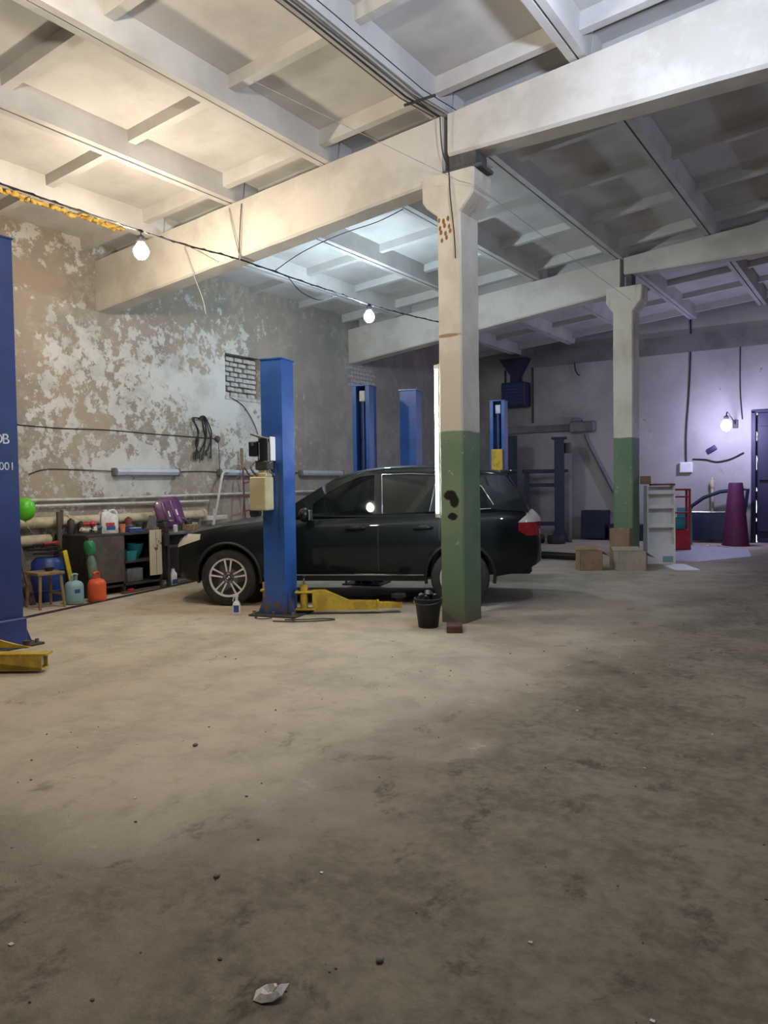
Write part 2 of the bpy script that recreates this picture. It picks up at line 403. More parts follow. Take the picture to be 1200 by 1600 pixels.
# steel gate in the back wall, a slit of daylight along its edge
gate = bpy.data.objects.new('door_1', None); COL.objects.link(gate); struct(gate)
g = G(); pts = [(.80, 0.02), (.80, DZ-.02)]
zz = DZ-.02
left = []
while zz > .03:
    left.append((DX0+.012+random.choice((0, .006, .012, -.02, -.03, -.03)), zz)); zz -= random.uniform(.05, .14)
left.append((DX0+.03, .02))
poly = [(.95, -.01), (.95, DZ+.05)] + [(DX0+.02, DZ+.05)] + left + [(DX0+.02, -.01)]
g.prism([(x, z) for x, z in poly], 0, .04, TM(0, YB+.10, 0, 0, 90)); g.build('gate_leaf', 'doorpaint', gate)
for z in (.3, 1.5, 2.75): G().box(DX0+.06, .78, YB-.02, YB+.06, z-.03, z+.03).build('gate_rail', 'doorpaint', gate)
G().box(DX0-.10, DX0, YB-.03, YB+.1, 0, DZ+.05, .01).build('gate_post', 'doorpaint', gate)
G().box(DX0-.10, .9, YB-.03, YB+.1, DZ, DZ+.08, .01).build('gate_lintel', 'doorpaint', gate)

# ribbed roof slabs
ceil = bpy.data.objects.new('ceiling', None); COL.objects.link(ceil); struct(ceil)
def slab_mesh(L, sl, W=1.505):
    g = G(); D = .30
    def q(x, y, z): return (x, y, z + sl*x)
    def pr(pf):                                        # profile in x,z along y
        ys = (0.012, L-.012)
        g.rings([[q(x, y, z) for x, z in pf] for y in ys])
    pr([(0, D-.035), (W, D-.035), (W, D), (0, D)])
    pr([(0.004, 0), (.075, 0), (.11, D-.03), (0.004, D-.03)])
    pr([(W-.075, 0), (W-.004, 0), (W-.004, D-.03), (W-.11, D-.03)])
    for i in range(5):
        y = .32 + (L-.64)*i/4
        zb = .11 if i in (0, 4) else .15
        hw = .05
        g.rings([[q(x, y-hw, zb), q(x, y+hw, zb), q(x, y+hw+.02, D-.03), q(x, y-hw-.02, D-.03)] for x in (.07, W-.07)])
    me = g.mesh('roof_slab'); me.materials.append(M['slab']); return me
YBAY = [-5.32, 1.04, 7.40, 13.76, 19.92]
for b in range(4):
    L = YBAY[b+1]-YBAY[b]; up, dn = slab_mesh(L, .088), slab_mesh(L, -.088)
    for k in range(-4, 8):
        x = -4.05 + 1.52*k
        o = bpy.data.objects.new('roof_slab', up if k < 4 else dn); COL.objects.link(o); o.parent = ceil
        o.location = (x+.0075, YBAY[b], zr(x) + .002 + random.uniform(0, .006))
G().box(XL-.4, XR+.3, YF-.3, YB+.3, 6.45, 6.5).build('roof_cover', 'plain', ceil)

# beams and columns
def beam(y0, x0, x1, zb0, zb1, label, wdt=.30, n=24):
    g = G(); c = .025
    rs = []
    for i in range(n+1):
        x = x0 + (x1-x0)*i/n; zb = zb0 + (zb1-zb0)*i/n; zt = zr(x)
        j = lambda: random.uniform(-.004, .004)
        rs.append([(x, y0+c, zb+j()), (x, y0+wdt-c, zb), (x, y0+wdt, zb+c), (x, y0+wdt, zt), (x, y0+j(), zt-.012+j()), (x, y0+j(), zb+c+j())])
    g.rings(rs); return tag(g.build('roof_beam', 'white', None, 25), label, 'beam', 'whitewashed roof beams')
beam(7.25, XL-.05, -4.00, 4.11, 4.71, 'whitewashed concrete beam rising from left wall to nearer green column')
beam(7.25, -3.93, XR-.02, 4.94, 4.94, 'whitewashed concrete beam running off right from nearer green column')
beam(13.61, XL-.05, -4.00, 4.11, 4.80, 'whitewashed concrete beam rising from left wall to farther green column')
beam(13.61, -3.93, XR-.02, 5.09, 5.07, 'whitewashed concrete beam running off right from farther green column')
def column(y, zl, mat, label, x0, x1):
    t = thing('concrete_column', label, 'column', group='green and white columns')
    g = G(); y1, c = y+.42, .018
    def ring(z, a, b, j=.003):
        r = lambda: random.uniform(-j, j)
        return [(a+c+r(), y+r(), z), (b-c+r(), y+r(), z), (b+r(), y+c, z), (b+r(), y1-c, z), (b-c, y1, z), (a+c, y1, z), (a+r(), y1-c, z), (a+r(), y+c, z)]
    rs = []; z = 0
    while z < zl-.42: rs.append(ring(z, x0, x1)); z += .12
    rs.append(ring(zl-.42, x0, x1)); g.rings(rs); g.build('shaft', mat, t, 30)
    g = G(); g.rings([ring(zl-.425, x0+.001, x1-.001), ring(zl-.32, -4.19, -3.68), ring(zl-.25, -4.235, -3.625), ring(zl-.02, -4.24, -3.61), ring(zl, -4.225, -3.62)])
    g.build('capital', mat, t, 30); return t
c1 = column(7.22, 4.755, 'col1', 'green-and-white concrete column in front of the dark car', -4.055, -3.775)
c2 = column(13.58, 4.87, 'col2', 'green-and-white concrete column behind the cardboard boxes', -4.115, -3.77)
G().box(-4.10, -3.55, 7.26, 7.56, 4.755, 4.80, .008).build('bearing_plate', 'pad', c1)
G().box(-3.93, -3.62, 7.27, 7.55, 4.80, 4.94, .008).build('bearing_block', 'pad', c1)
G().box(-4.10, -3.70, 13.62, 13.9, 4.87, 4.89, .005).build('bearing_plate', 'pad', c2)
G().box(-3.90, -3.80, 13.64, 13.88, 4.89, 5.09, .005).build('bearing_block', 'pad', c2)

# ------------------------------------------------------------------ lamps and wiring
def bulb(x, y, z, mat, r, label, cable_z):
    t = thing('light_bulb', label, 'light bulb', (x, y, z), group='bulbs on the strung cable')
    G().lathe([(.004, -r*1.05), (r*.45, -r*.93), (r*.85, -r*.5), (r, 0), (r*.9, r*.42), (r*.6, r*.85), (r*.42, r*1.2)], 20).build('glass_bulb', mat, t, 60)
    G().lathe([(r*.45, r*1.15), (r*.5, r*1.3), (r*.5, r*1.9), (r*.3, r*2.1), (.01, r*2.15)], 14).build('socket', 'blackgloss', t, 40)
    G().tube([(0, 0, r*2.1), (.005, 0, cable_z-z)], .006, 6).build('pigtail', 'wire', t)
    return t
bulb(-6.94, 5.70, 4.10, 'warm_on', .085, 'glowing warm white bulb hanging before the beam at left', 4.33)
bulb(-6.94, 10.14, 4.15, 'cool_on', .085, 'glowing cool white bulb between the two concrete beams', 4.35)
for x, y, z, lb in ((-3.9, 2.9, 4.70, 'warm bulb hanging above the upper frame edge'), (3.4, 9.6, 4.35, 'added bluish bulb over the aisle, unseen beyond the right edge')):
    bulb(x, y, z, 'aisle_fill_on' if x > 0 else 'rear_on', .085, lb, zr(x)+.26)  # the aisle bulb is added out of view to brighten the right side
pts = [(-6.94, -1.0, 4.36), (-6.94, .9, 4.335), (-6.94, 2.6, 4.36), (-6.94, 4.1, 4.34), (-6.94, 4.83, 4.33), (-6.94, 5.7, 4.325), (-6.94, 6.45, 4.34), (-6.94, 7.25, 4.375), (-6.94, 8.6, 4.36), (-6.94, 9.35, 4.36), (-6.94, 10.15, 4.345), (-6.94, 11.16, 4.38), (-6.94, 12.33, 4.44), (-6.94, 13.5, 4.50)]
g = G(); g.tube(smooth_path(pts), .009, 6)
tw = [(p[0]+.016*math.sin(i*1.9), p[1], p[2]+.014*math.cos(i*1.9)) for i, p in enumerate(smooth_path(pts, 8))]
g.tube(tw, .005, 5)
tag(g.build('strung_cable', 'wire'), 'black twisted cable strung under the ceiling carrying the bulbs', 'cable')
def wire(name, pts, r, mat, label, cat='wire', k=5):
    return tag(G().tube(smooth_path(pts, k), r, 6).build(name, mat), label, cat)
wire('tie_wire', [(-7.10, 7.235, 5.05), (-7.02, 7.22, 4.75), (-6.92, 7.22, 4.42), (-6.94, 7.24, 4.37)], .006, 'wirewhite', 'thin tie wire down the beam face holding the bulb cable')
wire('tie_wire', [(-6.88, 7.235, 5.06), (-6.90, 7.22, 4.75), (-6.93, 7.22, 4.38)], .006, 'wire', 'dark tie wire down the beam face next to the paler one')
wire('hanging_wire', [(-7.30, 7.23, 4.40), (-7.86, 7.20, 4.70), (-7.84, 7.20, 4.55), (-7.70, 7.19, 4.25), (-7.55, 7.18, 3.95), (-7.50, 7.18, 3.75)], .005, 'wirewhite', 'thin pale wire hanging below the beam at left')
wire('slack_wire', [(-6.92, 7.9, 4.38), (-6.6, 8.1, 4.62), (-6.2, 8.4, 4.85), (-5.8, 8.7, 5.02), (-5.5, 8.88, 5.18)], .006, 'wire', 'slack black wire rising from bulb cable to a ceiling rib')
wire('slack_wire', [(-6.95, 8.2, 4.36), (-6.97, 8.5, 4.22), (-6.95, 8.9, 4.18), (-6.94, 9.3, 4.33)], .006, 'wire', 'sagging black loop of wire under the bulb cable')
for i, (dx, dz, r) in enumerate(((-.12, 0, .007), (-.05, -.01, .010), (.01, .0, .009), (.06, -.004, .006), (.15, .0, .005))):
    x = -3.98 + dx; z0 = zr(-4.02)-.03+dz
    tag(G().tube([(x, 1.3, z0-.01), (x+.005, 3.2, z0-.025), (x, 5.1, z0-.012), (x-.01, 6.6, z0-.02), (x+.02, 7.22, z0+.02)], r, 6).build('ceiling_cable', 'wire' if i in (1, 4) else 'grey'),
        ('leftmost', 'second from left', 'grey middle', 'second from right', 'rightmost')[i] + ' of the cables bundled under the ceiling joint', 'cable', 'cables under the ceiling joint')
G().box(-4.14, -3.78, 6.72, 6.74, zr(-4)-.075, zr(-4)-.055).build('cable_bracket', 'darksteel')
tag(bpy.data.objects['cable_bracket'], 'small dark bracket clamping the cable bundle near the column top', 'bracket')
wire('column_cable', [(-3.985, 7.19, 5.33), (-3.97, 7.20, 5.0), (-3.90, 7.21, 4.76), (-3.88, 7.20, 4.5), (-3.84, 7.205, 4.1), (-3.83, 7.21, 3.85)], .006, 'wire', 'black cable running down the capital of the nearer column', 'cable')
wire('thin_ceiling_wire', [(-5.0, 5.45, 5.27), (-3.76, 7.17, 4.62), (-3.59, 7.20, 4.55), (-3.70, 10, 4.58), (-3.80, 13.57, 4.62)], .003, 'wirewhite', 'thin straight wire crossing the top of the nearer column', k=1)
# tube lamp on the far side of the near column
t = thing('tube_lamp', 'glowing white vertical fluorescent tube on side of nearer column', 'lamp', (-4.055, 7.29, 0))
G().box(-.035, -.001, -.035, .035, 1.12, 2.78, .005).build('backplate', 'whiteplastic', t)
G().cyl((-.062, 0, 1.17), (-.062, 0, 2.73), .024, n=12).build('tube', 'tube_on', t, 60)
for z in (1.15, 2.75): G().box(-.085, -.03, -.03, .03, z-.025, z+.025, .006).build('lamp_holder', 'whiteplastic', t)
# wall lamp by the gate
t = thing('wall_lamp', 'glaring bluish white lamp on back wall above the loose door', 'lamp', (-3.10, 18.6, 2.70))
G().sphere((0, 0, 0), (.11, .11, .125), 18, 12).build('globe', 'flood_on', t, 80)
G().lathe([(.05, .115), (.055, .13), (.055, .20), (.02, .22)], 16).build('socket', 'darksteel', t, 40)
G().tube(smooth_path([(0, 0, .21), (0, .1, .30), (0, .6, .22), (0, 1.19, .10)]), .014, 8).build('arm', 'darksteel', t, 60)
G().box(-.06, .06, 1.17, 1.20, .0, .2, .01).build('wall_plate', 'darksteel', t)
# ceiling lamp just above the frame
t = thing('light_bulb', 'bluish white bulb hanging at top right above the frame', 'light bulb', (-1.27, 5.35, 4.86))
G().sphere((0, 0, 0), (.085, .085, .10), 18, 12).build('glass_bulb', 'ceil_on', t, 80)
G().lathe([(.04, .09), (.045, .11), (.045, .17), (.02, .19)], 14).build('socket', 'blackgloss', t, 40)
G().cyl((0, 0, .18), (0, 0, zr(-1.27)-4.86+.27), .008, n=8).build('pigtail', 'wire', t)
# dead tube luminaires on the left wall
for y0, y1, lb in ((7.44, 8.71, 'grey unlit strip luminaire on left wall above the white jug'), (9.62, 10.9, 'grey unlit strip luminaire on left wall behind the blue post'), (11.83, 13.24, 'grey unlit strip luminaire on left wall above the car bonnet')):
    t = thing('strip_luminaire', lb, 'lamp', (XL, y0, 1.74), group='strip luminaires on the left wall')
    L = y1-y0
    G().box(0, .045, 0, L, -.05, .05, .008).build('tray', 'lum', t)
    G().rings([[(.04, y, -.055), (.10, y, -.045), (.12, y, 0), (.10, y, .045), (.04, y, .055)] for y in (.04, L-.04)]).build('diffuser', 'lum', t, 20)
    for y in (.015, L-.015): G().box(.0, .115, y-.02, y+.02, -.06, .06, .01).build('end_cap', 'grey', t)

# ------------------------------------------------------------------ pipes and cables on the left wall
def pipe(name, pts, r, mat, label, n=10, cat='pipe', clips=()):
    o = tag(G().tube(pts, r, n).build(name, mat, None, 50), label, cat)
    return o
pipe('water_pipe', [(XL+.06, 4.2, 1.35), (XL+.05, 7, 1.34), (XL+.06, 9.4, 1.36), (XL+.06, 13.5, 1.385)], .020, 'pipewhite', 'upper thin white pipe along left wall')
pipe('water_pipe', [(XL+.07, 4.2, 1.265), (XL+.06, 7, 1.262), (XL+.07, 9.35, 1.25)], .020, 'pipewhite', 'lower thin white pipe along left wall')
o = pipe('heating_pipe', [(XL+.13, 4.0, 1.04), (XL+.13, 6.2, 1.035), (XL+.13, 9.2, 1.03)], .075, 'pipecream', 'thick cream wrapped heating pipe along left wall', 14)
for y in (5.2, 6.6, 8.1, 9.15): G().cyl((XL+.13, y-.03, 1.035), (XL+.13, y+.03, 1.035), .088, n=14).build('collar', 'pipecream', o, 40)
o = pipe('heating_pipe', [(XL+.13, 4.3, .80), (XL+.13, 6.30, .795)], .075, 'pipecream', 'short cream stub pipe below the thick heating pipe', 14)
G().cyl((XL+.13, 6.28, .795), (XL+.13, 6.33, .795), .06, n=14).build('end_cap', 'steel', o, 40)
t = thing('pipe_bracket', 'white bent pipe standing off the wall beside the purple seat', 'pipe', (XL+.12, 9.65, 0))
G().tube(smooth_path([(.1, -.33, .95), (.1, -.28, 1.08), (.08, -.2, 1.3), (.05, -.08, 1.65), (.03, 0, 1.74), (0, .14, 1.75)]), .024, 8).build('riser', 'pipewhite', t, 60)
G().box(0, .12, -.5, -.02, .92, 1.0, .01).build('crosspiece', 'pipewhite', t)
G().tube([(.1, -.35, .7), (.1, -.33, 1.12)], .03, 8).build('leg', 'pipewhite', t, 60)
for pts, lb in (([(XL+.012, 5.94, 2.37), (XL+.012, 6.6, 2.355), (XL+.012, 7.4, 2.37), (XL+.012, 8.3, 2.35), (XL+.012, 9.64, 2.33)], 'thin black cable across left wall ending at the cord hook'),
                ([(XL+.012, 6.1, 1.70), (XL+.012, 6.35, 1.77), (XL+.012, 6.8, 1.77), (XL+.03, 7.45, 1.75)], 'short black cable feeding the strip luminaire above the jug'),
                ([(XL+.012, 9.95, 3.09), (XL+.02, 10.3, 2.95), (XL+.02, 10.6, 2.6), (XL+.02, 10.75, 2.2)], 'thin black cable drooping from the bricked-up opening'),
                ([(XL+.02, 8.72, 1.75), (XL+.012, 9.3, 1.76), (XL+.02, 9.63, 1.75)], 'short cable joining the two nearer strip luminaires'),
                ([(XL+.02, 10.9, 1.75), (XL+.012, 11.3, 1.73), (XL+.02, 11.84, 1.75)], 'short cable joining the two farther strip luminaires')):
    wire('wall_cable', pts, .007, 'wire', lb, 'cable')
# cords hanging from a hook
t = thing('cord_bunch', 'bunch of looped black cords hanging on left wall above luminaire', 'cords', (XL, 9.25, 2.66))
for i in range(7):
    a = .06*i - .12; b = random.uniform(.5, .72)
    pts = [(.05, -.06, -.02), (.06+.01*i, -.02, .03), (.06, .05+a*.5, .015), (.05+.006*i, .14+a*.9, -.14-.02*i), (.05, .19+a*1.1-.05*(i % 2), -.38), (.045, .1+a*1.6, -b)]
    if i > 3: pts = [(.05, -.05, 0), (.06, -.1-.02*i, -.02), (.05+.005*i, -.16+.01*i, -.22), (.06, -.1-.03*(i-4), -.42), (.05, -.13+.05*(i-5), -.62)]
    o = G().tube(smooth_path(pts), .012, 6).build('cord', 'wire', t, 60)
    e = Vector(pts[-1]); G().tube([e + Vector((0, 0, .03)), e - Vector((0, .01, .07))], [.016, .022], 8).build('plug', 'blackgloss', o, 60)
G().tube([(0, -.03, .0), (.09, -.03, -.01), (.10, -.03, .03)], .008, 6).build('hook', 'steel', t)
t = thing('junction_knob', 'small round brown junction box on left wall by the cords', 'junction box', (XL, 9.64, 2.33))
G().lathe([(.055, 0), (.055, .03), (.04, .05), (.01, .055)], 16, TM(0, 0, 0, 0, 0, 90)).build('body', 'wooddark', t, 40)
G().tube([(.02, .02, -.05), (.02, .03, -.25), (.015, .05, -.6)], .005, 5).build('tail_wire', 'wire', t)
# yellow foam along the slab joint
g = G()
for i in range(90):
    y = 4.2 + i*.029+random.uniform(-.02, .02); lump(g, (-8.60+random.uniform(-.045, .045), y, zr(-8.6)-.022+random.uniform(-.03, .008)), (random.uniform(.015, .045), random.uniform(.02, .06), random.uniform(.012, .032)), 7, 4, .35)
tag(g.build('sealing_foam', 'foam', None, 60), 'crust of yellow sealing foam along ceiling joint over left wall', 'foam')

# ------------------------------------------------------------------ car (local: x from front axle to the rear, near side is -y)
car = thing('car', 'black five-door car parked nose to the left wall between lift posts', 'car', (-7.325, 7.72, 0), 26.5)
car.scale = (1.033, 1.033, 1.033)
tW = [(-.80, .40), (-.77, .56), (-.70, .70), (-.58, .80), (-.40, .86), (-.1, .905), (.4, .925), (3.0, .925), (3.35, .905), (3.55, .86), (3.68, .77), (3.74, .64), (3.765, .46)]
tS = [(-.80, .60), (-.77, .71), (-.70, .80), (-.58, .865), (-.40, .91), (-.1, .965), (.2, 1.005), (.5, 1.035), (1.0, 1.045), (2.0, 1.07), (3.0, 1.105), (3.4, 1.12), (3.55, 1.10), (3.66, 1.02), (3.73, .86), (3.765, .68)]
tB = [(-.80, .42), (-.74, .33), (-.5, .28), (.3, .30), (2.4, .30), (3.2, .34), (3.55, .40), (3.765, .52)]
tC = [(-.80, .01), (-.5, .05), (0, .055), (.42, .05), (.52, .0), (4, 0)]
def section(u):
    W, zs, zb, cr = lerp(tW, u), lerp(tS, u), lerp(tB, u), lerp(tC, u); h = zs - zb
    return [(0, zb), (.75*W, zb), (.925*W, zb+.02*h), (.965*W, zb+.13*h), (.985*W, zb+.32*h), (W, zb+.52*h), (.998*W, zb+.66*h), (.985*W, zb+.78*h),
            (.968*W, zb+.86*h), (.945*W, zb+.93*h), (.905*W, zs-.012*h), (.85*W, zs), (.5*W, zs+.75*cr), (0, zs+cr)]
us = [-.80, -.785, -.77, -.74, -.70, -.64, -.58, -.5, -.4, -.25, -.1, .1, .3, .42, .5, .7, 1, 1.4, 1.8, 2.2, 2.6, 2.8, 3, 3.2, 3.35, 3.45, 3.55, 3.62, 3.68, 3.71, 3.74, 3.765]
rs = []
for u in us:
    h = section(u); rs.append([(u, -y, z) for y, z in h] + [(u, y, z) for y, z in h[-2:0:-1]])
g = G(); g.rings(rs); body = g.build('body', 'paint', car, 32)
def side_y(u, z):
    h = section(u)
    for (a, p), (b, q) in zip(h[2:], h[3:]):
        if p <= z <= q + 1e-6: return a + (b-a)*(z-p)/max(q-p, 1e-6)
    return h[2][0] if z < h[2][1] else h[-3][0]
cg = G()
for u in (0, 2.795):
    for s in (-1, 1): cg.cyl((u, s*.52, .36), (u, s*1.2, .36), .405, n=48)
cut = cg.build('cutter', 'cladding', car)
bo = body.modifiers.new('arches', 'BOOLEAN'); bo.operation = 'DIFFERENCE'; bo.object = cut; bo.solver = 'EXACT'
dg = bpy.context.evaluated_depsgraph_get(); me = bpy.data.meshes.new_from_object(body.evaluated_get(dg))
body.modifiers.clear(); body.data = me
bpy.data.objects.remove(cut)
for p in me.polygons: p.use_smooth = True
me.set_sharp_from_angle(angle=R(32))
def patch(us_, zf, off, name, mat, parent, s=-1, nz=5, thick=.008):   # a panel following the body side; zf(u)->(z0,z1)
    rows = []
    for u in us_:
        z0, z1 = zf(u); rows.append([(u, z0+(z1-z0)*i/nz) for i in range(nz+1)])
    n = nz+1; k = len(rows); vs = []
    for o in (off, off-thick-.012):
        for r in rows:
            for u, z in r:
                e = .01; y = side_y(u, z); dy = (side_y(u+e, z)-side_y(u-e, z))/(2*e); nn = Vector((-dy, 1)).normalized()
                vs.append((u + nn.x*o, s*(y + nn.y*o), z))
    fs = []; N = k*n
    for i in range(k-1):
        for j in range(nz):
            a = i*n+j; fs.append([a, a+1, a+n+1, a+n]); fs.append([N+a, N+a+n, N+a+n+1, N+a+1])
    edge = [i*n for i in range(k)] + [(k-1)*n+j for j in range(1, n)] + [i*n+nz for i in range(k-2, -1, -1)] + [j for j in range(nz-1, 0, -1)]
    for a, b in zip(edge, edge[1:]+edge[:1]): fs.append([a, b, N+b, N+a])
    return G().add(vs, fs).build(name, mat, parent, 40)
def lin(a, b, n): return [a+(b-a)*i/n for i in range(n+1)]
for s in (-1, 1):
    patch(lin(-.70, -.36, 10), lambda u: (.70+.13*(u+.70)/.34*.8, .715+.155*min(1, (u+.72)/.16)-.0*(u)), .006, 'headlight', 'lens', car, s)
    tl = patch(lin(3.47, 3.735, 8), lambda u: (.985, .99+.15*min(1, max(0, (u-3.47)/.17))*(1 if u < 3.64 else 1-(u-3.64)/.13)), .011, 'tail_light', 'lens', car, s)
    patch(lin(3.47, 3.735, 8), lambda u: (.83+.06*max(0, (3.56-u)/.09), .982), .011, 'red_lens', 'lens_red', tl, s)
    # shut lines; sill lip, its highlight built as a bright strip
    for u in (.62, 1.84, 2.56):
        z1 = lerp(tS, u)-.01
        zlo = .42 if u < 2 else .78
        patch(lin(u-.005, u+.005, 1), lambda q: (zlo, z1), .0015, 'door_gap', 'black', car, s, 8)
    patch(lin(.44, 2.38, 12), lambda q: (.372, .384), .010, 'sill_highlight', 'chrome', car, s, 1)
    patch(lin(.44, 2.38, 12), lambda q: (.305, .37), .012, 'sill_cladding', 'cladding', car, s, 2)
    for u in (1.58, 2.38):
        h = G(); y = side_y(u, .93)
        h.tube(smooth_path([(u-.11, s*(y-.005), .925), (u-.09, s*(y+.035), .93), (u+.07, s*(y+.038), .937), (u+.10, s*(y-.005), .938)], 4), .014, 8)
        hd = h.build('door_handle', 'paint', car, 60)
        G().sphere((u, s*(y-.01), .93), (.08, .018, .035), 12, 8).build('handle_recess', 'black', hd, 60)
    # arch lips
    for u0 in (0, 2.795):
        pts = []
        for i in range(21):
            a = R(-12 + 204*i/20); u = u0+.405*math.cos(a); z = .36+.405*math.sin(a)
            pts.append((u, s*(side_y(u, max(z, .31))+.004), z))
        G().tube(pts, .022, 6).build('arch_lip', 'cladding', car, 60)
# cabin
tR = [(1.30, 1.54), (1.40, 1.575), (1.6, 1.625), (1.9, 1.66), (2.2, 1.67), (2.6, 1.66), (3.0, 1.625), (3.30, 1.575)]
def SY(u, z): return (.835 - (z-1.05)*.33) - (.10*max(0, (1.3-u)/.8)**2) - .07*max(0, (u-3.0)/.6)
outer = [(.46, 1.02), (1.0, 1.03), (2.0, 1.055), (3.0, 1.09), (3.60, 1.10), (3.56, 1.22), (3.32, 1.55)] + [(u, lerp(tR, u)-.035) for u in (3.15, 2.9, 2.6, 2.2, 1.9, 1.65, 1.45)] + [(1.34, 1.535), (1.15, 1.44), (.9, 1.29), (.7, 1.165)]
wins = [('front_side_window', 'glass', [(1.02, 1.075), (1.78, 1.095), (1.775, 1.56), (1.62, 1.545), (1.44, 1.48), (1.22, 1.36), (1.04, 1.22)]),
        ('rear_side_window', 'glass_dark', [(1.88, 1.10), (2.44, 1.115), (2.53, 1.555), (2.2, 1.572), (1.865, 1.565)]),
        ('quarter_window', 'glass_dark', [(2.55, 1.12), (3.16, 1.145), (3.19, 1.19), (3.06, 1.40), (2.94, 1.505), (2.82, 1.535), (2.62, 1.55)])]
loops = [outer] + [w_[2] for w_ in wins]
flat = [p for l in loops for p in l]
tris = tessellate_polygon([[Vector((a, b, 0)) for a, b in l] for l in loops])
for s in (-1, 1):
    vs = [(u, s*SY(u, z), z) for u, z in flat] + [(u, s*(SY(u, z)-.05), z) for u, z in flat]; N = len(flat); fs = []
    for t3 in tris: fs.append(list(t3)); fs.append([i+N for i in t3][::-1])
    o = 0
    for l in loops:
        n = len(l)
        for i in range(n): fs.append([o+i, o+(i+1) % n, N+o+(i+1) % n, N+o+i])
        o += n
    G().add(vs, fs).build('window_frame', 'paint', car, 25)
    for nm, mt, pl in wins:
        n = len(pl); c0 = (sum(p[0] for p in pl)/n, sum(p[1] for p in pl)/n)
        vs = [(u, s*(SY(u, z)-.012), z) for u, z in pl] + [(u, s*(SY(u, z)-.017), z) for u, z in pl]
        fs = [list(range(n)), list(range(2*n-1, n-1, -1))] + [[i, (i+1) % n, n+(i+1) % n, n+i] for i in range(n)]
        wo = G().add(vs, fs).build(nm, mt, car)
        if nm != 'front_side_window':
            idx = range(n) if nm == 'quarter_window' else (1, 2, 3, 4, 5)
            pts = [(pl[i % n][0], s*(SY(*pl[i % n])+.003), pl[i % n][1]) for i in idx]
            G().tube(pts, .008, 6).build('window_trim', 'chrome', wo, 60)
g = G(); rs = []
for u in lin(1.30, 3.36, 16):
    z = lerp(tR, u); y = SY(u, z-.035)+.004
    top = [(u, y*math.sin(a)/1.0, z-.045+.065*(max(0, math.cos(a)))**.6) for a in [R(q) for q in (-90, -84, -75, -60, -40, -20, 0, 20, 40, 60, 75, 84, 90)]]
    rs.append(top + [(u, p[1]*.97, p[2]-.03) for p in top[::-1]])
g.rings(rs); g.build('roof', 'paint', car, 50)
def cross_glass(name, a, b, mat):                         # a,b = (u,z) bottom and top edges across the car
    g = G(); rows = []
    for k in range(2):
        for t in (0, .5, 1):
            u = a[0]+(b[0]-a[0])*t; z = a[1]+(b[1]-a[1])*t; y = SY(u, z)-.02
            rows.append([(u - .10*math.cos(q*math.pi/2)*(1 if a[0] < 1 else -.6) + .006*k, y*q, z) for q in lin(-1, 1, 10)])
    n = 11; vs = [p for r in rows for p in r]; fs = []
    for k in range(2):
        for i in range(2):
            for j in range(10): a_ = k*33+i*n+j; fs.append([a_, a_+1, a_+n+1, a_+n])
    return g.add(vs, fs).build(name, mat, car, 60)
cross_glass('windshield', (.50, 1.05), (1.33, 1.55), 'glass'); cross_glass('rear_window', (3.60, 1.10), (3.32, 1.56), 'glass_dark')
G().box(3.26, 3.47, -.60, .60, 1.555, 1.60, .015, None, 2).build('roof_spoiler', 'paint', car, 40)
for s in (-1, 1):                                         # mirrors, seats
    g = G(); g.sphere((.98, s*.99, 1.10), (.075, .12, .085), 16, 10); mi = g.build('door_mirror', 'paint', car, 60)
    G().cyl((.99, s*.84, 1.05), (.99, s*.92, 1.07), .03, n=10).build('mirror_foot', 'cladding', mi)
    G().box(1.045, 1.058, s*.99-.09, s*.99+.09, 1.04, 1.16, .004).build('mirror_glass', 'chrome', mi)
    G().box(1.55, 1.70, s*.38-.22, s*.38+.22, .6, 1.22, .05, TM(.0, 0, 0), 2).build('seat_back', 'interior', car, 40)
    G().box(1.66, 1.76, s*.38-.13, s*.38+.13, 1.25, 1.42, .04, None, 2).build('headrest', 'interior', car, 40)
G().box(.55, 1.1, -.72, .72, .9, 1.06, .04, None, 2).build('dashboard', 'interior', car, 40)
g = G(); mm = TM(1.18, -.37, 1.08, 0, 0, 65)
g.tube([mm @ Vector((.18*math.cos(a), .18*math.sin(a), 0)) for a in lin(0, 2*math.pi, 24)], .015, 6); g.box(-.17, .17, -.02, .02, -.01, .01, 0, mm); g.build('steering_wheel', 'interior', car, 60)
G().box(2.55, 2.75, -.66, .66, .6, 1.28, .05, None, 2).build('rear_seat', 'interior', car, 40)
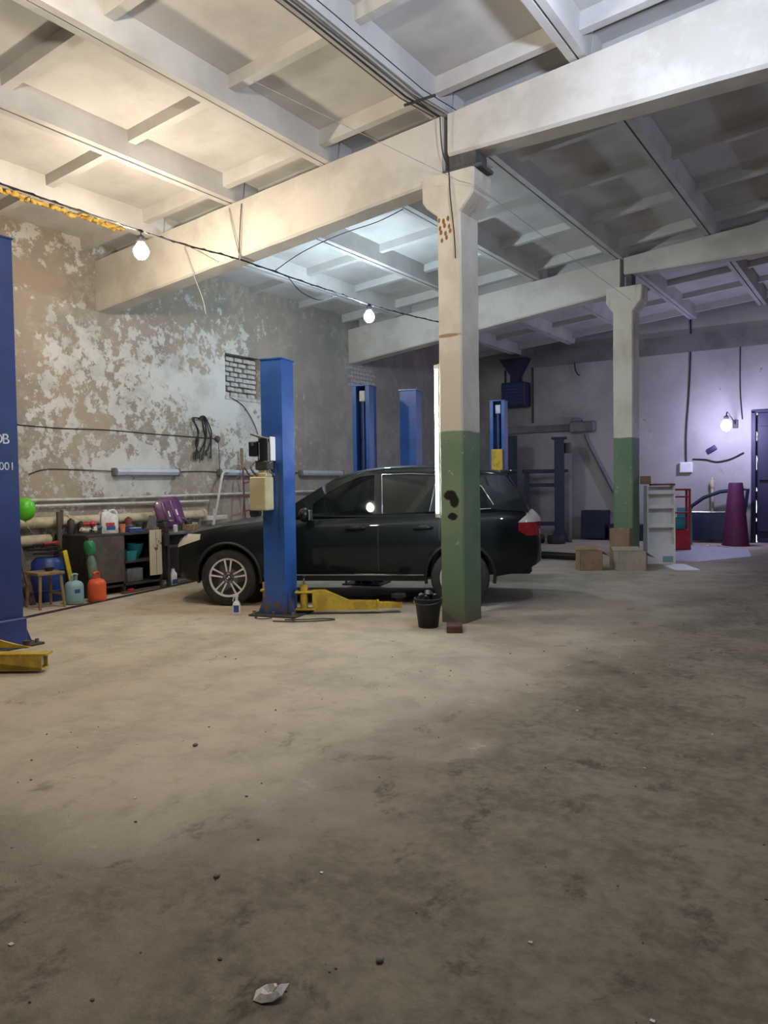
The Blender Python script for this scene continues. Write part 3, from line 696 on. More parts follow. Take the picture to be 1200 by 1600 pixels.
# wheels
def wheel(u, s):
    y0 = s*.86
    mm = Matrix.Translation((u, y0, .345)) @ Matrix.Rotation(R(90 if s < 0 else -90), 4, 'X')   # local +z points outwards
    ty = G().lathe([(.225, -.17), (.30, -.185), (.335, -.17), (.345, -.13), (.345, -.01), (.335, .03), (.305, .045), (.24, .035), (.232, .02)], 48, mm).build('tyre', 'black', car, 45)
    rm = G(); rm.lathe([(.232, .02), (.236, .034), (.226, .036), (.212, .02), (.205, -.06), (.20, -.15), (.03, -.15)], 48, mm)
    rm.build('rim_barrel', 'grey', ty, 45)
    sp = G()
    sp.rings([[mm @ Vector((r*math.cos(2*math.pi*k/48), r*math.sin(2*math.pi*k/48), z)) for r, z in ((.214, .018), (.237, .026), (.236, .040), (.216, .034))] for k in range(48)], closed=True)
    for k in range(5):
        for d_ in (-1, 1):
            a0 = R(72*k + 90 + d_*16); a1 = R(72*k + 90 + d_*11)
            p0 = Vector((.055*math.cos(a0), .055*math.sin(a0))); p1 = Vector((.222*math.cos(a1), .222*math.sin(a1)))
            dn = (p1-p0).normalized(); nn = Vector((-dn.y, dn.x))
            pf = lambda p, wd, z0, z1: [mm @ Vector((*(p+nn*wd), z0)), mm @ Vector((*(p-nn*wd), z0)), mm @ Vector((*(p-nn*wd*.7), z1)), mm @ Vector((*(p+nn*wd*.7), z1))]
            sp.rings([pf(p0, .015, -.01, .018), pf((p0+p1)/2, .0125, .0, .028), pf(p1, .014, .012, .036)])
    sp.lathe([(.075, -.03), (.075, .012), (.06, .02), (.036, .02), (.034, .012), (.004, .012)], 24, mm)
    sp.build('rim_spokes', 'alloy', ty, 30)
    for k in range(5):
        a = R(72*k+54); G().lathe([(.011, .0), (.011, .021), (.004, .023)], 8, mm @ Matrix.Translation((.052*math.cos(a), .052*math.sin(a), 0))).build('wheel_bolt', 'darksteel', ty)
    G().lathe([(.034, .0), (.033, .024), (.003, .026)], 20, mm).build('hub_cap', 'blackgloss', ty, 40)
    for k in range(4):
        pl = [(0, 0)] + [(.022*math.cos(R(90*k+t)), .022*math.sin(R(90*k+t))) for t in (0, 22, 45, 68, 90)]
        G().prism(pl, .024, .0285, mm).build('roundel', 'logo_blue' if k % 2 else 'logo_white', ty)
    G().lathe([(.14, -.12), (.14, -.10), (.02, -.10)], 24, mm).build('brake_disc', 'steel', ty, 40)
for u in (0, 2.795):
    for s in (-1, 1): wheel(u, s)
for s in (-1, 1): G().box(3.30, 3.64, s*.35-.3, s*.35+.3, .36, .46, .03).build('bumper_lower', 'cladding', car, 40)
for s in (-1, 1): G().box(-.815, -.78, s*.2-.12, s*.2+.12, .52, .66, .02).build('grille', 'chrome', car, 40)

# ------------------------------------------------------------------ lifts
def lift_post(loc, rz, h, label, mat='blue', w_=.27, d_=.29, plate=True, carriage=None, open_in='blue_in'):
    # local: back of the channel faces -y, open side +y
    t = thing('lift_post', label, 'lift post', loc, rz, 'posts of the car lifts')
    a, b, th = w_/2, d_/2, .014
    prof = [(-a, -b), (a, -b), (a, b), (a-.06, b), (a-.06, b-th), (a-th, b-th), (a-th, -b+th), (-a+th, -b+th), (-a+th, b-th), (-a+.06, b-th), (-a+.06, b), (-a, b)]
    G().prism(prof, .02, h).build('channel', mat, t)
    G().box(-a-.012, a+.012, -b-.012, b+.012, h, h+.018, .003).build('top_plate', mat, t)
    G().box(-.05, .05, b-.16, b-.06, h-.22, h-.06, .01).build('pulley_block', 'lum', t)
    G().cyl((0, .04, .03), (0, .04, h-.1), .035, n=12).build('hydraulic_ram', open_in, t, 60)
    if plate:
        bp = G().box(-.30, .30, -.24, .26, 0, .022, .004).build('base_plate', 'darksteel', t)
        for x in (-.25, 0, .25):
            for y in (-.19, .21): G().cyl((x, y, .02), (x, y, .06), .018, n=6).build('anchor_bolt', 'steel', bp)
        for s in (-1, 1):
            G().prism([(0, 0), (.11, 0), (0, .28)], -.008, .008, Matrix.Translation((s*a, -b+.05, .02)) @ Matrix.Rotation(R(90), 4, 'X') @ Matrix.Scale(s, 4, (1, 0, 0))).build('gusset', mat, t)
    if carriage:
        z0, z1, m_ = carriage
        c = G().box(-a+.03, a-.03, -b+.06, b+.05, z0, z1, .01).build('carriage', m_, t)
    return t
def arm(t, pts_root, ang, L, parts=True, z=.05):
    mm = TM(*pts_root, ang)
    a = G()
    a.prism([(0, .0), (L*.72, .0), (L*.72, .095), (.42, .105), (.14, .23), (.0, .23)], -.055, .055, mm @ TM(0, 0, z, 0, 90))
    ar = a.build('lift_arm', 'yellow', t)
    G().box(L*.60, L*.98, -.042, .042, z+.012, z+.082, .004, mm).build('arm_extension', 'yellow', ar)
    G().box(L*.70, L*.725, -.062, .062, z-.005, z+.105, .004, mm).build('arm_collar', 'yellow', ar)
    G().cyl(mm @ Vector((-.10, 0, z)), mm @ Vector((-.10, 0, z+.30)), .045, n=14).build('pivot_pin', 'yellow', ar, 50)
    for zz in (z+.0, z+.2): G().box(-.2, .02, -.06, .06, zz, zz+.022, .004, mm).build('fork_plate', 'yellow', ar)
    G().cyl(mm @ Vector((-.10, 0, z+.30)), mm @ Vector((-.10, 0, z+.37)), .012, n=8).build('lock_rod', 'steel', ar)
    G().sphere(mm @ Vector((-.10, 0, z+.385)), .022, 10, 8).build('lock_knob', 'blackgloss', ar, 60)
    if parts:
        G().cyl(mm @ Vector((L*.94, 0, z+.08)), mm @ Vector((L*.94, 0, z+.13)), .03, n=14).build('pad_screw', 'darksteel', ar, 50)
        G().lathe([(.06, 0), (.085, .01), (.085, .045), (.06, .05)], 18, mm @ TM(L*.94, 0, z+.125)).build('lift_pad', 'black', ar, 40)
    return ar
RZ = 13
p1 = lift_post((-5.93, 6.76, 0), RZ, 2.93, 'tall blue lift post with beige oil tank in front of the car', carriage=(.12, .70, 'yellow'))
arm(p1, (.36, .10, 0), 21, 1.06)
arm(p1, (-.30, .22, 0), 112, .95, False)
# power unit on the post
a = -.145
pu = G(); pu.box(-.19, .02, a-.20, a-.01, 1.22, 1.60, .012); pu.box(-.12, .01, a-.17, a-.02, 1.60, 1.645, .01); pu.box(-.10, -.01, a-.15, a-.03, 1.645, 1.68, .006)
pk = pu.build('oil_tank', 'tank', p1)
G().cyl((-.13, a-.15, 1.60), (-.13, a-.15, 1.64), .025, n=12).build('filler_cap', 'orange', pk, 50)
G().box(-.13, .03, a-.17, a-.02, 1.675, 1.78, .012).build('valve_block', 'darksteel', p1)
mo = G().cyl((-.045, a-.095, 1.77), (-.045, a-.095, 1.99), .078, n=20).build('motor', 'blackgloss', p1, 40)
G().cyl((-.045, a-.095, 1.99), (-.045, a-.095, 2.03), .07, n=20).build('motor_cap', 'blackgloss', mo, 40)
G().box(-.20, -.09, a-.19, a-.08, 1.83, 2.0, .01).build('switch_box', 'blackgloss', p1)
G().lathe([(.02, 0), (.02, .006), (.004, .008)], 12, TM(-.145, a-.19, 1.965, 0, 90)).build('push_button', 'steel', p1)
G().tube([(-.20, a-.13, 2.09), (-.08, a-.12, 2.05), (.02, a-.10, 2.02)], .016, 8).build('release_lever', 'steel', p1, 60)
G().box(.034, .050, a-.12, a-.01, 1.78, 2.05, .004).build('motor_bracket', 'rackwhite', p1)
G().box(-.075, -.062, a-.182, a-.165, 1.79, 1.98, .004).build('motor_strip', 'chrome', p1)
for k, (x, yy) in enumerate(((-.16, -.12), (-.12, -.18), (.05, -.1))):
    G().tube(smooth_path([(x, a+yy+.02, 1.78), (x-.04, a+yy-.02, 1.72), (x-.02, a+yy, 1.65), (x+.03, a+yy, 1.62)]), .011, 7).build('hose', 'steel' if k else 'black', p1, 60)
G().tube(smooth_path([(.06, a+.0, 1.75), (.09, a-.01, 1.5), (.07, a-.006, 1.1), (.085, a-.008, .9)]), .006, 6).build('power_cord', 'wire', p1, 60)
lift_post((-6.60, 9.48, 0), RZ+180, 2.95, 'blue lift post with open channel facing out behind the car bonnet', carriage=(.15, .7, 'yellow'))
lift_post((-6.36, 10.42, 0), RZ, 2.95, 'plain closed blue lift post rising behind the car roof', plate=True)
lift_post((-6.02, 12.95, 0), RZ+180, 2.97, 'blue lift post with yellow carriage just right of nearer column', carriage=(1.5, 2.1, 'yellow'))
lift_post((-8.25, 18.3, 0), 30, 2.66, 'dim blue lift post by back wall beyond the tail of the car', 'dimblue', w_=.42, d_=.36)
p5 = lift_post((-6.92, 18.4, 0), 20, 2.57, 'slim dark blue lift post by back wall in front of the press frame', 'dimblue', .24, .26)
G().box(-.19, .19, -.16, .16, 2.55, 2.60, .01).build('head_plate', 'dimblue', p5)
G().cyl((.2, 0, 2.2), (.2, 0, 2.45), .09, n=14).build('head_motor', 'darksteel', p5, 50)
G().box(.12, .22, -.05, .05, 1.72, 1.8).build('side_lug', 'dimblue', p5)
p6 = lift_post((-7.055, 4.03, 0), 90, 3.84, 'dark blue lift post with white painted lettering at left edge', 'navy', .30, .27)
mm = TM(-.93, -.40, 0, -57)
ar = G().prism([(0, .03), (1.02, .03), (1.02, .045), (.02, .17), (0, .17)], -.065, -.05, mm @ TM(0, 0, 0, 0, 90)).prism([(0, .03), (1.02, .03), (1.02, .045), (.02, .17), (0, .17)], .05, .065, mm @ TM(0, 0, 0, 0, 90)).box(0, 1.04, -.065, .065, .025, .04, 0, mm).box(0, 1.08, -.065, .065, .145, .16, 0, mm).box(0, 1.04, -.065, -.05, .03, .15, 0, mm).box(0, 1.04, .05, .065, .03, .15, 0, mm).build('lift_arm', 'yellow', p6)
G().prism([(0, .17), (.86, .17), (.72, .20), (.25, .33), (0, .33)], -.012, .012, mm @ TM(0, .16, 0, 0, 90)).build('arm_web', 'yellow', ar)
G().box(.2, 1.02, -.03, .03, .05, .13, .004, mm).build('inner_tube', 'lum', ar)
G().cyl(mm @ Vector((.80, .2, .16)), mm @ Vector((.80, .2, .22)), .03, n=12).build('pad_screw', 'darksteel', ar)
G().cyl(mm @ Vector((-.02, 0, 0)), mm @ Vector((-.02, 0, .36)), .06, n=14).build('pivot_pin', 'yellow', ar, 50)
G().box(-.62, -.12, -.2, .2, .02, .34, .01, mm).build('carriage_arm', 'navy', p6)
G().box(-.15, .15, -.20, .10, 0.0, .28, .01).build('foot_box', 'navy', p6)
# lettering on the post (the face turned to the aisle)
for s_, yy, z, sz in (('O', 3.925, 1.925, .135), ('B', 4.022, 1.925, .135), ('001', 3.985, 1.68, .105)):
    mm = Matrix.Translation((0, -.1375, 0)) @ Matrix.Rotation(R(90), 4, 'X')
    text_mesh('painted_lettering', s_, sz, 'letter', p6, Matrix.Translation((yy-4.03, 0, z)) @ mm)

# ------------------------------------------------------------------ workbench side along the left wall
t = thing('workbench', 'cluttered dark steel workbench with brown door beside gas cylinders', 'workbench', (-9.8, 6.42, 0))
G().box(0, .72, 0, 1.30, .82, .86, .006).build('worktop', 'darksteel', t)
G().box(.0, .70, .02, 1.28, .42, .45).build('shelf', 'darksteel', t)
G().box(.0, .70, .02, 1.28, .10, .13).build('shelf', 'darksteel', t)
G().box(0, .02, 0, 1.30, .05, .82).build('back_panel', 'darksteel', t)
for y in (0, .60, 1.26): G().box(.02, .70, y, y+.035, 0, .82).build('side_panel', 'darksteel', t)
G().box(.70, .725, .03, .60, .17, .82, .005).build('brown_door', 'brown', t)
dr = G().box(.70, .725, 1.06, 1.28, .20, .87, .005, TM(0, 0, 0)).build('cream_door', 'cream', t)
G().box(.722, .728, 1.17, 1.174, .21, .86).build('board_gap', 'black', dr)
t = thing('side_table', 'low black steel table under the purple seat', 'table', (-9.75, 7.80, 0))
G().box(0, .65, 0, 1.3, .77, .81, .006).build('table_top', 'grey', t)
for x in (.03, .60):
    for y in (.03, 1.22): G().box(x, x+.045, y, y+.045, 0, .77).build('leg', 'darksteel', t)
G().box(.60, .64, .05, 1.22, .58, .62).build('rail', 'darksteel', t)
G().box(.0, .03, .05, 1.22, .05, .77).build('back_sheet', 'darksteel', t)
BX = -9.25
CL = 'clutter at the back of the workbench'
def can(loc, r, h, mat, label, cat='can', capm='darksteel'):
    t = thing('oil_can', label, cat, loc, 0, CL)
    G().lathe([(r*.96, 0), (r, .008), (r, h*.82), (r*.7, h*.92), (r*.35, h*.94)], 18).build('body', mat, t, 40); G().cyl((0, 0, h*.94), (0, 0, h), r*.35, n=12).build('cap', capm, t, 40)
# items on and in the bench
t = thing('jug', 'white plastic jug with red and blue label on the workbench', 'jug', (BX+.02, 6.90, .86), -25)
G().rings([[(x*.07*k, y*.115*k+dy, z) for x, y in ((-1, -.8), (-.8, -1), (.8, -1), (1, -.8), (1, .8), (.8, 1), (-.8, 1), (-1, .8))] for k, z, dy in ((.95, 0, 0), (1, .01, 0), (1, .20, 0), (.85, .26, -.01), (.42, .30, -.05))]).build('body', 'whiteplastic', t, 35)
G().cyl((0, -.05, .30), (0, -.05, .335), .03, n=14).build('cap', 'whiteplastic', t, 50)
G().tube(smooth_path([(0, -.02, .29), (0, .05, .325), (0, .105, .28), (0, .112, .17)]), .016, 8).build('handle', 'whiteplastic', t, 60)
G().box(.069, .073, -.06, .06, .10, .15).build('red_print', 'redlabel', t); G().box(.069, .073, -.05, .07, .045, .10).build('blue_print', 'bluelabel', t)
def item(name, label, cat, loc, g, mat, sm=50, rz=0, group=None):
    o = g.build(name, mat, None, sm, loc); o.rotation_euler = (0, 0, R(rz)); return tag(o, label, cat, group)
item('plastic_cup', 'small orange pot right of the white jug', 'pot', (BX+.05, 7.10, .86), G().lathe([(.035, 0), (.045, .12), (.042, .12), (.03, .01)], 16), 'orange')
item('rag', 'dark violet crumpled rag on the workbench', 'rag', (BX-.1, 7.28, .86), lump(G(), (0, 0, .046), (.10, .13, .038), 12, 6, .2), 'violet', 30)
item('blue_tray', 'flat blue tray on the workbench right of the orange pot', 'tray', (BX+.08, 7.27, .86), G().box(-.08, .08, -.13, .13, 0, .025, .005).box(-.06, .06, -.10, .10, .025, .05, .005), 'bluelabel', None)
item('paper_sheet', 'white paper lying on the flat blue tray', 'paper', (BX+.08, 7.30, .911), G().box(-.05, .05, -.07, .07, 0, .006), 'paper', None)
item('angle_grinder', 'dark grease-covered hand tool on the workbench', 'tool', (BX-.30, 7.36, .86), G().cyl((0, -.12, .04), (0, .10, .045), .035, .03, 12).cyl((0, .10, .05), (0, .17, .05), .025, .04, 12).cyl((.0, .15, .01), (0, .15, .03), .06, n=16), 'grey', 40)
t = thing('bench_vice', 'grey metal vice on the workbench above the cream door', 'vice', (BX+.08, 7.60, .86), 20)
G().box(-.07, .07, -.09, .09, 0, .04, .008).build('base', 'grey', t); G().rings([[(-.05, -.07, .04), (.05, -.07, .04), (.05, .07, .04), (-.05, .07, .04)], [(-.035, -.05, .13), (.035, -.05, .13), (.035, .04, .13), (-.035, .04, .13)], [(-.03, -.03, .22), (.03, -.03, .22), (.03, .0, .22), (-.03, .0, .22)]]).build('fixed_jaw', 'grey', t)
G().box(-.04, .04, .045, .075, .04, .20, .008).build('sliding_jaw', 'steel', t); G().cyl((0, .05, .09), (0, .16, .09), .013, n=8).build('screw', 'steel', t, 50); G().cyl((-.08, .15, .09), (.08, .15, .09), .007, n=6).build('screw_bar', 'steel', t)
g = G()
for i, (x, y, z, r) in enumerate(((0, 0, .061, .06), (.04, .10, .06, .05), (-.03, .16, .061, .06), (.02, -.08, .051, .05))): lump(g, (x, y, z+.012), (r*.8, r*1.0, r*.8), 9, 6, .25)
item('rag', 'pale lumpy rag heap left of the white jug', 'rag', (BX, 6.55, .86), g, 'cream')
item('red_cloth', 'crumpled red cloth on the heap left of the jug', 'cloth', (BX+.04, 6.62, .955), lump(lump(G(), (0, 0, .05), (.045, .055, .035), 9, 6, .3), (0, -.10, .05), (.035, .045, .03), 9, 6, .3), 'redlabel', 20)
item('spray_can', 'blue spray can lying on the heap left of the jug', 'can', (BX+.03, 6.70, .90), G().cyl((0, -.09, .035), (0, .05, .05), .03, n=14).cyl((0, .05, .05), (0, .07, .052), .015, n=10), 'bluelabel')
item('teal_box', 'teal plastic tub inside the workbench', 'tub', (-9.22, 7.17, .451), G().rings([[(x*.13*k, y*.085*k, z) for x, y in ((-1, -1), (1, -1), (1, 1), (-1, 1))] for k, z in ((.85, 0), (1, .14), (.93, .14), (.8, .02))]), 'teal', None)
item('teal_bowl', 'teal round bowl leaning inside the workbench', 'bowl', (-9.34, 7.41, .452), G().lathe([(.05, 0), (.11, .10), (.135, .22), (.125, .22), (.10, .11), (.04, .02)], 20), 'teal')
item('tool_case', 'dark grey case on lower shelf of the workbench', 'case', (-9.3, 7.25, .131), G().box(-.15, .15, -.12, .16, 0, .20, .02, None, 2), 'grey', 30)
item('red_bottle', 'small red bottle lying at foot of the brown door', 'bottle', (-9.04, 7.08, .0), G().cyl((0, -.05, .03), (0, .06, .03), .03, n=12).cyl((0, .06, .03), (0, .10, .03), .014, n=10), 'red', 50, 20)
t = thing('seat_shell', 'purple plastic seat shell tilted on the side table', 'seat', (-9.33, 8.17, .835), -32)
g = G(); ou = []
for k, (sc, x) in enumerate(((.55, -.055), (.92, -.03), (1, .0), (.97, .022), (.80, .034), (.3, .040))):
    ou.append([(x, .21*sc*(abs(math.cos(a))**.45)*math.copysign(1, math.cos(a)), .255+.235*sc*(abs(math.sin(a))**.45)*math.copysign(1, math.sin(a))) for a in lin(0, 2*math.pi*(27/28), 27)])
mm = TM(0, 0, .02, 0, 14, -12)
g.rings([[mm @ Vector(p) for p in r] for r in ou]); g.build('shell', 'purple', t, 50)
for y in (-.06, .07): G().box(.034, .052, y-.03, y+.03, .08, .43, .008, mm, 2).build('moulded_rib', 'purple', t, 40)
for y in (-.02, .10): G().box(.045, .056, y-.012, y+.012, .18, .28, .004, mm).build('slot', 'whiteplastic', t)
G().tube([mm @ Vector(p) for p in ((.03, .16, .12), (.10, .2, .05), (.14, .22, -.0))], .012, 6).build('leg', 'steel', t, 50)
item('wood_block', 'pale wood block wedged under the purple seat', 'wood block', (-9.17, 8.36, .811), G().box(-.05, .05, -.12, .12, 0, .10, .008, TM(0, 0, 0, 15)), 'wood', None)
item('power_tool', 'dark oily power tool hanging at end of the workbench', 'tool', (-9.04, 7.755, .62), G().cyl((0, 0, 0), (0, 0, .2), .035, .045, 12).box(-.04, .04, -.05, .03, .2, .36, .015), 'darksteel', 40)
item('detergent_bottle', 'white and blue bottle standing under the side table', 'bottle', (-9.17, 7.98, 0), G().rings([[(x*.04*k, y*.055*k, z) for x, y in ((-1, -.7), (-.7, -1), (.7, -1), (1, -.7), (1, .7), (.7, 1), (-.7, 1), (-1, .7))] for k, z in ((.9, 0), (1, .01), (1, .17), (.5, .21), (.42, .25))]), 'whiteplastic', 40)
can((-9.56, 6.52, .86), .05, .22, 'darksteel', 'dark can at the left end of the workbench')
can((-9.62, 6.72, .86), .045, .17, 'black', 'short black can behind the rag heap')
can((-9.60, 7.12, .86), .05, .16, 'violet', 'dark violet can behind the orange pot')
can((-9.30, 7.48, .86), .06, .13, 'darksteel', 'squat dark can right of the flat blue tray')
can((-9.60, 7.52, .86), .05, .20, 'rustred', 'rusty red can behind the vice')
can((-9.38, 8.50, .81), .06, .19, 'darksteel', 'dark can on the side table right of the purple seat')
can((-9.15, 8.03, .81), .035, .12, 'whiteplastic', 'small white tube on the side table before the purple seat')
t = thing('cordless_drill', 'black cordless drill lying on the side table', 'drill', (-9.28, 7.92, .81), 40)
G().cyl((-.10, 0, .17), (.08, 0, .17), .032, n=12).build('motor_body', 'black', t, 40); G().cyl((.08, 0, .17), (.15, 0, .17), .02, .012, 10).build('chuck', 'steel', t, 40)
G().box(-.08, -.03, -.018, .018, .03, .15, .008).build('grip', 'black', t); G().box(-.11, .0, -.03, .03, 0, .04, .008).build('battery', 'redlabel', t)
G().box(.040, .044, -.045, .045, .02, .09).build('blue_print', 'bluelabel', bpy.data.objects['detergent_bottle'])
G().cyl((0, 0, .25), (0, 0, .275), .02, n=10).build('cap', 'bluelabel', bpy.data.objects['detergent_bottle'])
def gas(name, loc, mat, label, rz):
    t = thing(name, label, 'gas cylinder', loc, rz, 'refrigerant gas cylinders')
    G().lathe([(.09, 0), (.112, .015), (.118, .05), (.118, .22), (.112, .255), (.09, .285), (.055, .30), (.03, .305)], 28).build('tank', mat, t, 40)
    G().lathe([(.122, .045), (.122, .055), (.118, .055), (.118, .045)], 28).build('seam', mat, t, 40)
    for s in (-1, 1): G().box(-.018, .018, s*.045-.004, s*.045+.004, .29, .37, .002).build('collar_plate', mat, t)
    G().tube(smooth_path([(.0, -.05, .365), (0, -.03, .385), (0, .03, .385), (0, .075, .372)]), .014, 8).build('carry_handle', mat, t, 60)
    G().cyl((0, 0, .30), (0, 0, .36), .014, n=10).build('valve', 'steel', t, 50)
    mm = Matrix.Rotation(R(-35), 4, 'Z')
    G().rings([[mm @ Vector((.1195*math.cos(q), .1195*math.sin(q), z)) for z in (.15, .20)] + [mm @ Vector((.117*math.cos(q), .117*math.sin(q), z)) for z in (.20, .15)] for q in lin(-.3, .3, 6)]).build('print_panel', 'bluelabel' if mat == 'gascyl' else 'rustred', t)
    return t
gas('gas_cylinder', (-8.84, 6.05, 0), 'gascyl', 'pale blue gas cylinder beside the wooden stool', 20)
gas('gas_cylinder', (-8.77, 6.34, 0), 'gasorange', 'orange gas cylinder right of the pale blue one', 200)
t = thing('stool', 'low rough wooden stool beside the pale blue gas cylinder', 'stool', (-8.93, 5.70, 0), -8)
G().box(-.19, .19, -.17, .17, .42, .455, .006).build('seat', 'wood', t)
for x, y in ((-.15, -.13), (.15, -.13), (-.15, .13), (.15, .13)): G().cyl((x*1.25, y*1.2, 0), (x, y, .42), .018, .022, 8).build('leg', 'wood', t, 50)
G().box(-.15, .15, .115, .135, .16, .19).build('stretcher', 'wood', t)
item('bowl', 'small dark bowl on the wooden stool', 'bowl', (-8.93, 5.76, .455), G().lathe([(.04, 0), (.07, .045), (.065, .045), (.03, .01)], 16), 'darksteel')
for i, (y, h, rx, m_, lb) in enumerate(((5.40, 1.06, 3, 'wooddark', 'left dark board leaning on wall behind the stool'), (5.56, 1.02, 3, 'wooddark', 'middle dark board leaning on wall behind the stool'), (5.76, 1.0, -2, 'brown', 'right narrow board leaning on wall behind the stool'))):
    item('plank', lb, 'board', (-9.24, y, 0), G().box(-.015, .015, -.07, .07 if i < 2 else .0, 0, h, .004, TM(0, 0, 0, 0, rx, -24)), m_, None, 0, 'boards leaning by the stool')
t = thing('balloon', 'bright green balloon by the pipes at left', 'balloon', (-9.25, 5.66, 1.24))
G().sphere((0, 0, 0), (.125, .125, .15), 24, 16).build('skin', 'green', t, 80)
G().tube([(0, 0, -.15), (.02, .03, -.25), (0, .08, -.3)], .003, 5).build('string', 'wirewhite', t); G().cyl((0, 0, -.165), (0, 0, -.145), .014, .006, 8).build('knot', 'green', t)
t = thing('barrel', 'blue plastic barrel behind the wooden stool', 'barrel', (-9.42, 6.06, 0))
G().lathe([(.19, 0), (.205, .03), (.215, .28), (.205, .52), (.17, .56), (.155, .58), (.15, .57), (.02, .565)], 28).build('drum', 'bluebarrel', t, 40)
for z in (.15, .42): G().lathe([(.205, z-.015), (.222, z), (.205, z+.015)], 28, None, False).build('hoop', 'bluebarrel', t, 40)
item('hand_saw', 'red handled tool lying on the cable heap by the stool', 'tool', (-9.34, 6.08, .74), G().cyl((0, -.12, .03), (0, .05, .035), .016, n=8).box(-.01, .01, .03, .09, 0, .06, .01), 'red', 40)
item('spirit_level', 'yellow spirit level leaning beside the blue barrel', 'level', (-9.06, 6.22, 0), G().box(-.012, .012, -.03, .03, 0, .70, .004, TM(0, 0, 0, 0, 12)), 'yellowlabel', None)
item('iron_stand', 'rusty forked iron upright behind the barrel', 'iron stand', (-9.55, 6.33, 0), G().box(-.02, .02, -.03, .03, .0, 1.18, .004).box(-.02, .02, .03, .06, 1.0, 1.2, .004).tube([(0, .0, .78), (0, .08, .95)], .012, 6), 'brown', None)
t = thing('green_bottle', 'tall plastic bottle with green top against the brown door', 'bottle', (-8.94, 6.44, .0), 0)
mm = TM(0, 0, 0, 0, 6)
G().lathe([(.05, 0), (.062, .02), (.062, .50), (.05, .56), (.03, .62)], 18, mm).build('body', 'palegreen', t, 40); G().lathe([(.06, .62), (.075, .66), (.075, .76), (.05, .80), (.01, .80)], 18, mm @ TM(0, .0, 0)).build('green_top', 'greenbottle', t, 40)
item('cable_heap', 'tangled grey cable heap under the pipes behind the stool', 'cable heap', (-9.44, 6.06, .567), G().tube(smooth_path([(.1*math.cos(i*1.3)+.02*math.sin(i*3.1), .22*math.sin(i*1.3)+.05*math.cos(i*2), .03+.012*i) for i in range(14)]), .013, 6), 'wire', 50)
# steel strip along the bay edge
d0, d1 = Vector((-8.36, 5.02, 0)), Vector((-9.17, 8.49, 0)); dd = (d1-d0); an = math.degrees(math.atan2(dd.y, dd.x))
item('floor_rail', 'thin dark steel strip on floor before the workbench', 'steel strip', tuple(d0 - dd*.25), G().box(0, dd.length*1.35, -.012, .012, 0, .012).box(0, dd.length*1.35, .008, .014, 0, .022), 'darksteel', None, an)
item('floor_board', 'long pale plank lying beside the steel floor strip', 'plank', (-8.93, 6.95, 0), G().box(0, 2.0, .05, .13, 0, .028, .004), 'wooddark', None, an-3)
# hand truck hanging on the wall
t = thing('hand_truck', 'rusty red hand truck standing by left wall behind the post', 'hand truck', (-9.60, 10.10, .0), 0)
G().tube([(-.04, 0, 1.86), (-.04, 0, 1.80), (-.10, 0, 1.795), (-.27, 0, 1.80)], .008, 6).build('hanger', 'steel', t)
for y in (-.12, .10): G().tube([(.05, y, .80), (.03, y*1.0, 1.3), (-.02, y*.7, 1.72)], .016, 7).build('frame_tube', 'rustred', t, 60)
for z in (1.05, 1.3, 1.55): G().tube([(.04, -.12, z), (.04, .10, z+.03)], .012, 6).build('crossbar', 'rustred', t)
G().tube(smooth_path([(-.02, -.09, 1.7), (-.05, -.02, 1.82), (-.03, .07, 1.7)]), .016, 7).build('handle', 'rustred', t, 60)
G().lathe([(.04, -.03), (.11, -.04), (.125, 0), (.11, .04), (.04, .03)], 20, TM(.10, .09, 1.02, 0, 90)).build('wheel', 'black', t, 50)
G().tube([(.06, -.2, .66), (.06, -.17, 1.2), (.05, -.14, 1.32)], .010, 6).build('stay', 'wooddark', t)
G().box(-.02, .22, -.14, .12, .62, .645).build('toe_plate', 'rustred', t)
item('brush', 'brown handled brush hanging on left wall above the hand truck', 'brush', (-9.78, 10.16, 1.80), G().box(-.02, .02, -.03, .03, .1, .38, .01).cyl((0, 0, -.05), (0, 0, .1), .014, n=8), 'wood', None)
item('shelf_box', 'cream wooden box on the side table behind purple seat', 'box', (-9.60, 8.66, .811), G().box(-.09, .09, -.16, .16, 0, .10, .004).box(-.07, .07, -.05, .02, .10, .15), 'pipecream', None)

# ------------------------------------------------------------------ on the floor near the post
t = thing('spray_bottle', 'white spray bottle with blue label by front wheel', 'bottle', (-6.33, 6.44, 0), 35)
G().rings([[(x*.045*k, y*.03*k, z) for x, y in ((-1, -.7), (-.7, -1), (.7, -1), (1, -.7), (1, .7), (.7, 1), (-.7, 1), (-1, .7))] for k, z in ((.95, 0), (1, .01), (1, .12), (.8, .15), (.35, .175), (.32, .19))]).build('body', 'whiteplastic', t, 40)
G().box(-.03, .03, -.032, -.029, .04, .12).build('label_print', 'bluelabel', t)
hd = G().cyl((0, 0, .185), (0, 0, .215), .02, n=12).build('collar', 'whiteplastic', t, 40)
G().box(-.05, .025, -.014, .014, .212, .245, .005).build('spray_head', 'whiteplastic', t); G().tube([(-.03, 0, .212), (-.042, 0, .18), (-.038, 0, .165)], .006, 6).build('trigger', 'whiteplastic', t)
t = thing('bucket', 'dark plastic bucket full of black scraps beside the column', 'bucket', (-4.03, 6.90, 0))
G().lathe([(.10, 0), (.105, .005), (.137, .285), (.15, .29), (.15, .305), (.132, .305), (.10, .02), (.01, .02)], 28).build('pail', 'cladding', t, 40)
for s in (-1, 1): G().sphere((s*.148, 0, .275), .016, 8, 6).build('handle_lug', 'cladding', t, 60)
G().tube([(.15*math.cos(a), -.02-.11*math.sin(a), .28-.03*math.sin(a)) for a in lin(0, math.pi, 14)], .004, 5).build('bail', 'steel', t, 60)
